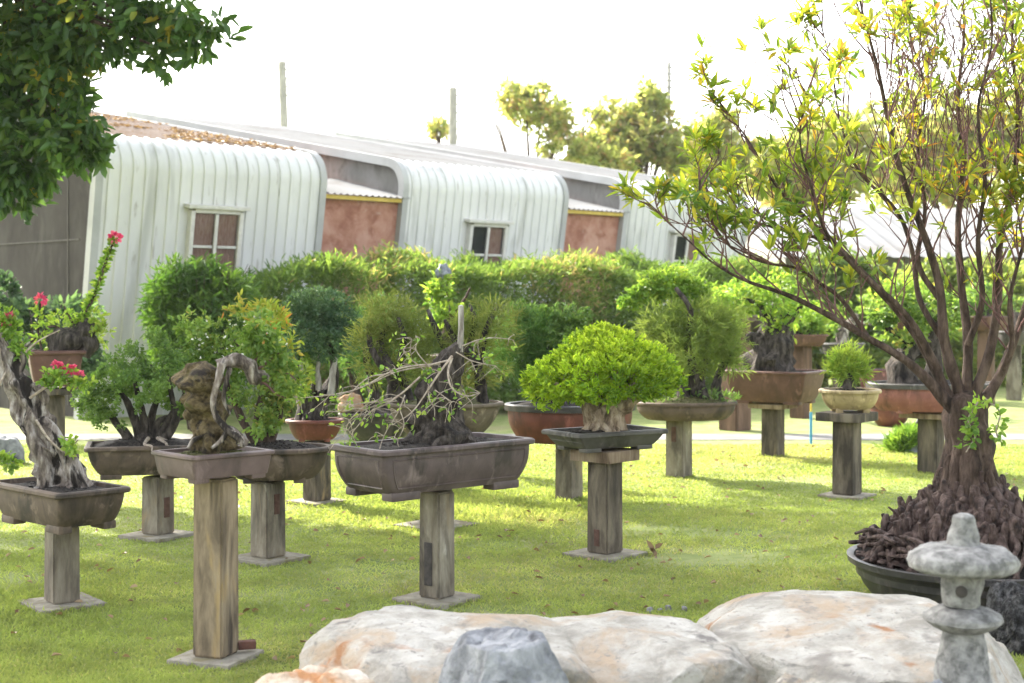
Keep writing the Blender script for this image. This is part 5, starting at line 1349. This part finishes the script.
# dry leaves on the lawn
N = 420; Zs = 6 + 9 * rg.random(N) ** 1.2; pxs = rg.uniform(0, 1024, N)
P = np.stack([(pxs - 512) / F * Zs, Zs, np.full(N, .022)], 1)
Lv = Leaves(98); dd = rg.normal(size=P.shape); dd[:, 2] *= .25
Lv.add(P, dd, .045, .024, .3, .2, flat=.6)
tag(Lv.build('fallen_leaves', M['litter']), 'dry fallen leaves dotted over the lawn', 'leaves', None, 'stuff')
Lv = Leaves(97); q = np.repeat(np.array([[X(655, ZG(556)), ZG(556), .03]]), 5, 0) + rg.normal(size=(5, 3)) * .012
Lv.add(q, rg.normal(size=(5, 3)) + np.array((0, 0, 1)), .07, .04, .3, .3)
tag(Lv.build('dry_leaf', M['litter']), 'curled brown leaf lying on the lawn right of the lime dome post', 'leaf')

# ================================================================== LIGHT, SKY, CAMERA
EL = math.radians(36); AZ = math.radians(-44)          # sun behind the garden, to the left
sd = Vector((math.sin(AZ) * math.cos(EL), math.cos(AZ) * math.cos(EL), math.sin(EL)))
su = bpy.data.lights.new('sun', 'SUN'); su.energy = 3.1; su.angle = math.radians(.6); su.color = (1, .93, .80)
so = bpy.data.objects.new('sun', su); COL.objects.link(so); so.rotation_euler = (-sd).to_track_quat('-Z', 'Y').to_euler(); so.location = (-20, 20, 20)
w = bpy.data.worlds.new('World'); SC.world = w; w.use_nodes = True
nt = w.node_tree; bg = nt.nodes['Background']
sky = nt.nodes.new('ShaderNodeTexSky'); sky.sky_type = 'NISHITA'; sky.sun_disc = False
sky.sun_elevation = EL; sky.sun_rotation = AZ; sky.air_density = 1.2; sky.dust_density = 3.5; sky.ozone_density = 1.0
hs = nt.nodes.new('ShaderNodeHueSaturation'); hs.inputs['Saturation'].default_value = .35      # milky, hazy sky
nt.links.new(sky.outputs[0], hs.inputs['Color']); nt.links.new(hs.outputs[0], bg.inputs[0]); bg.inputs[1].default_value = .15

# thin scattering volume added to imitate washed-out flare over the far trees
g = Geo(); box(g, (0, 28, 4.9), (60, 62, 12), 0, 0)
hm = bpy.data.materials.new('flare_haze'); hm.use_nodes = True; hn = hm.node_tree
for n_ in list(hn.nodes):
    if n_.type == 'BSDF_PRINCIPLED': hn.nodes.remove(n_)
pv = hn.nodes.new('ShaderNodeVolumePrincipled'); pv.inputs['Color'].default_value = (.95, .95, .93, 1); pv.inputs['Density'].default_value = .0004; pv.inputs['Anisotropy'].default_value = .3
hn.links.new(pv.outputs[0], hn.nodes['Material Output'].inputs['Volume'])
ho = build('flare_haze', g, hm, smooth=False); ho['kind'] = 'stuff'
SC.cycles.volume_bounces = 0
cam = bpy.data.cameras.new('camera'); co = bpy.data.objects.new('camera', cam); COL.objects.link(co)
co.location = (0, 0, CH); co.rotation_euler = (math.radians(90), 0, 0)
cam.sensor_width = 36; cam.lens = 36 * F / 1024; cam.shift_y = -(341.5 - HY) / 1024
cam.clip_start = .1; cam.clip_end = 2000
cam.dof.use_dof = True; cam.dof.focus_distance = 7.8; cam.dof.aperture_fstop = 3.0
SC.camera = co
SC.view_settings.view_transform = 'Standard'; SC.view_settings.look = 'None'; SC.view_settings.gamma = 1
SC.view_settings.exposure = 2.36
SC.cycles.use_denoising = True
SC.cycles.max_bounces = 8; SC.cycles.transparent_max_bounces = 8
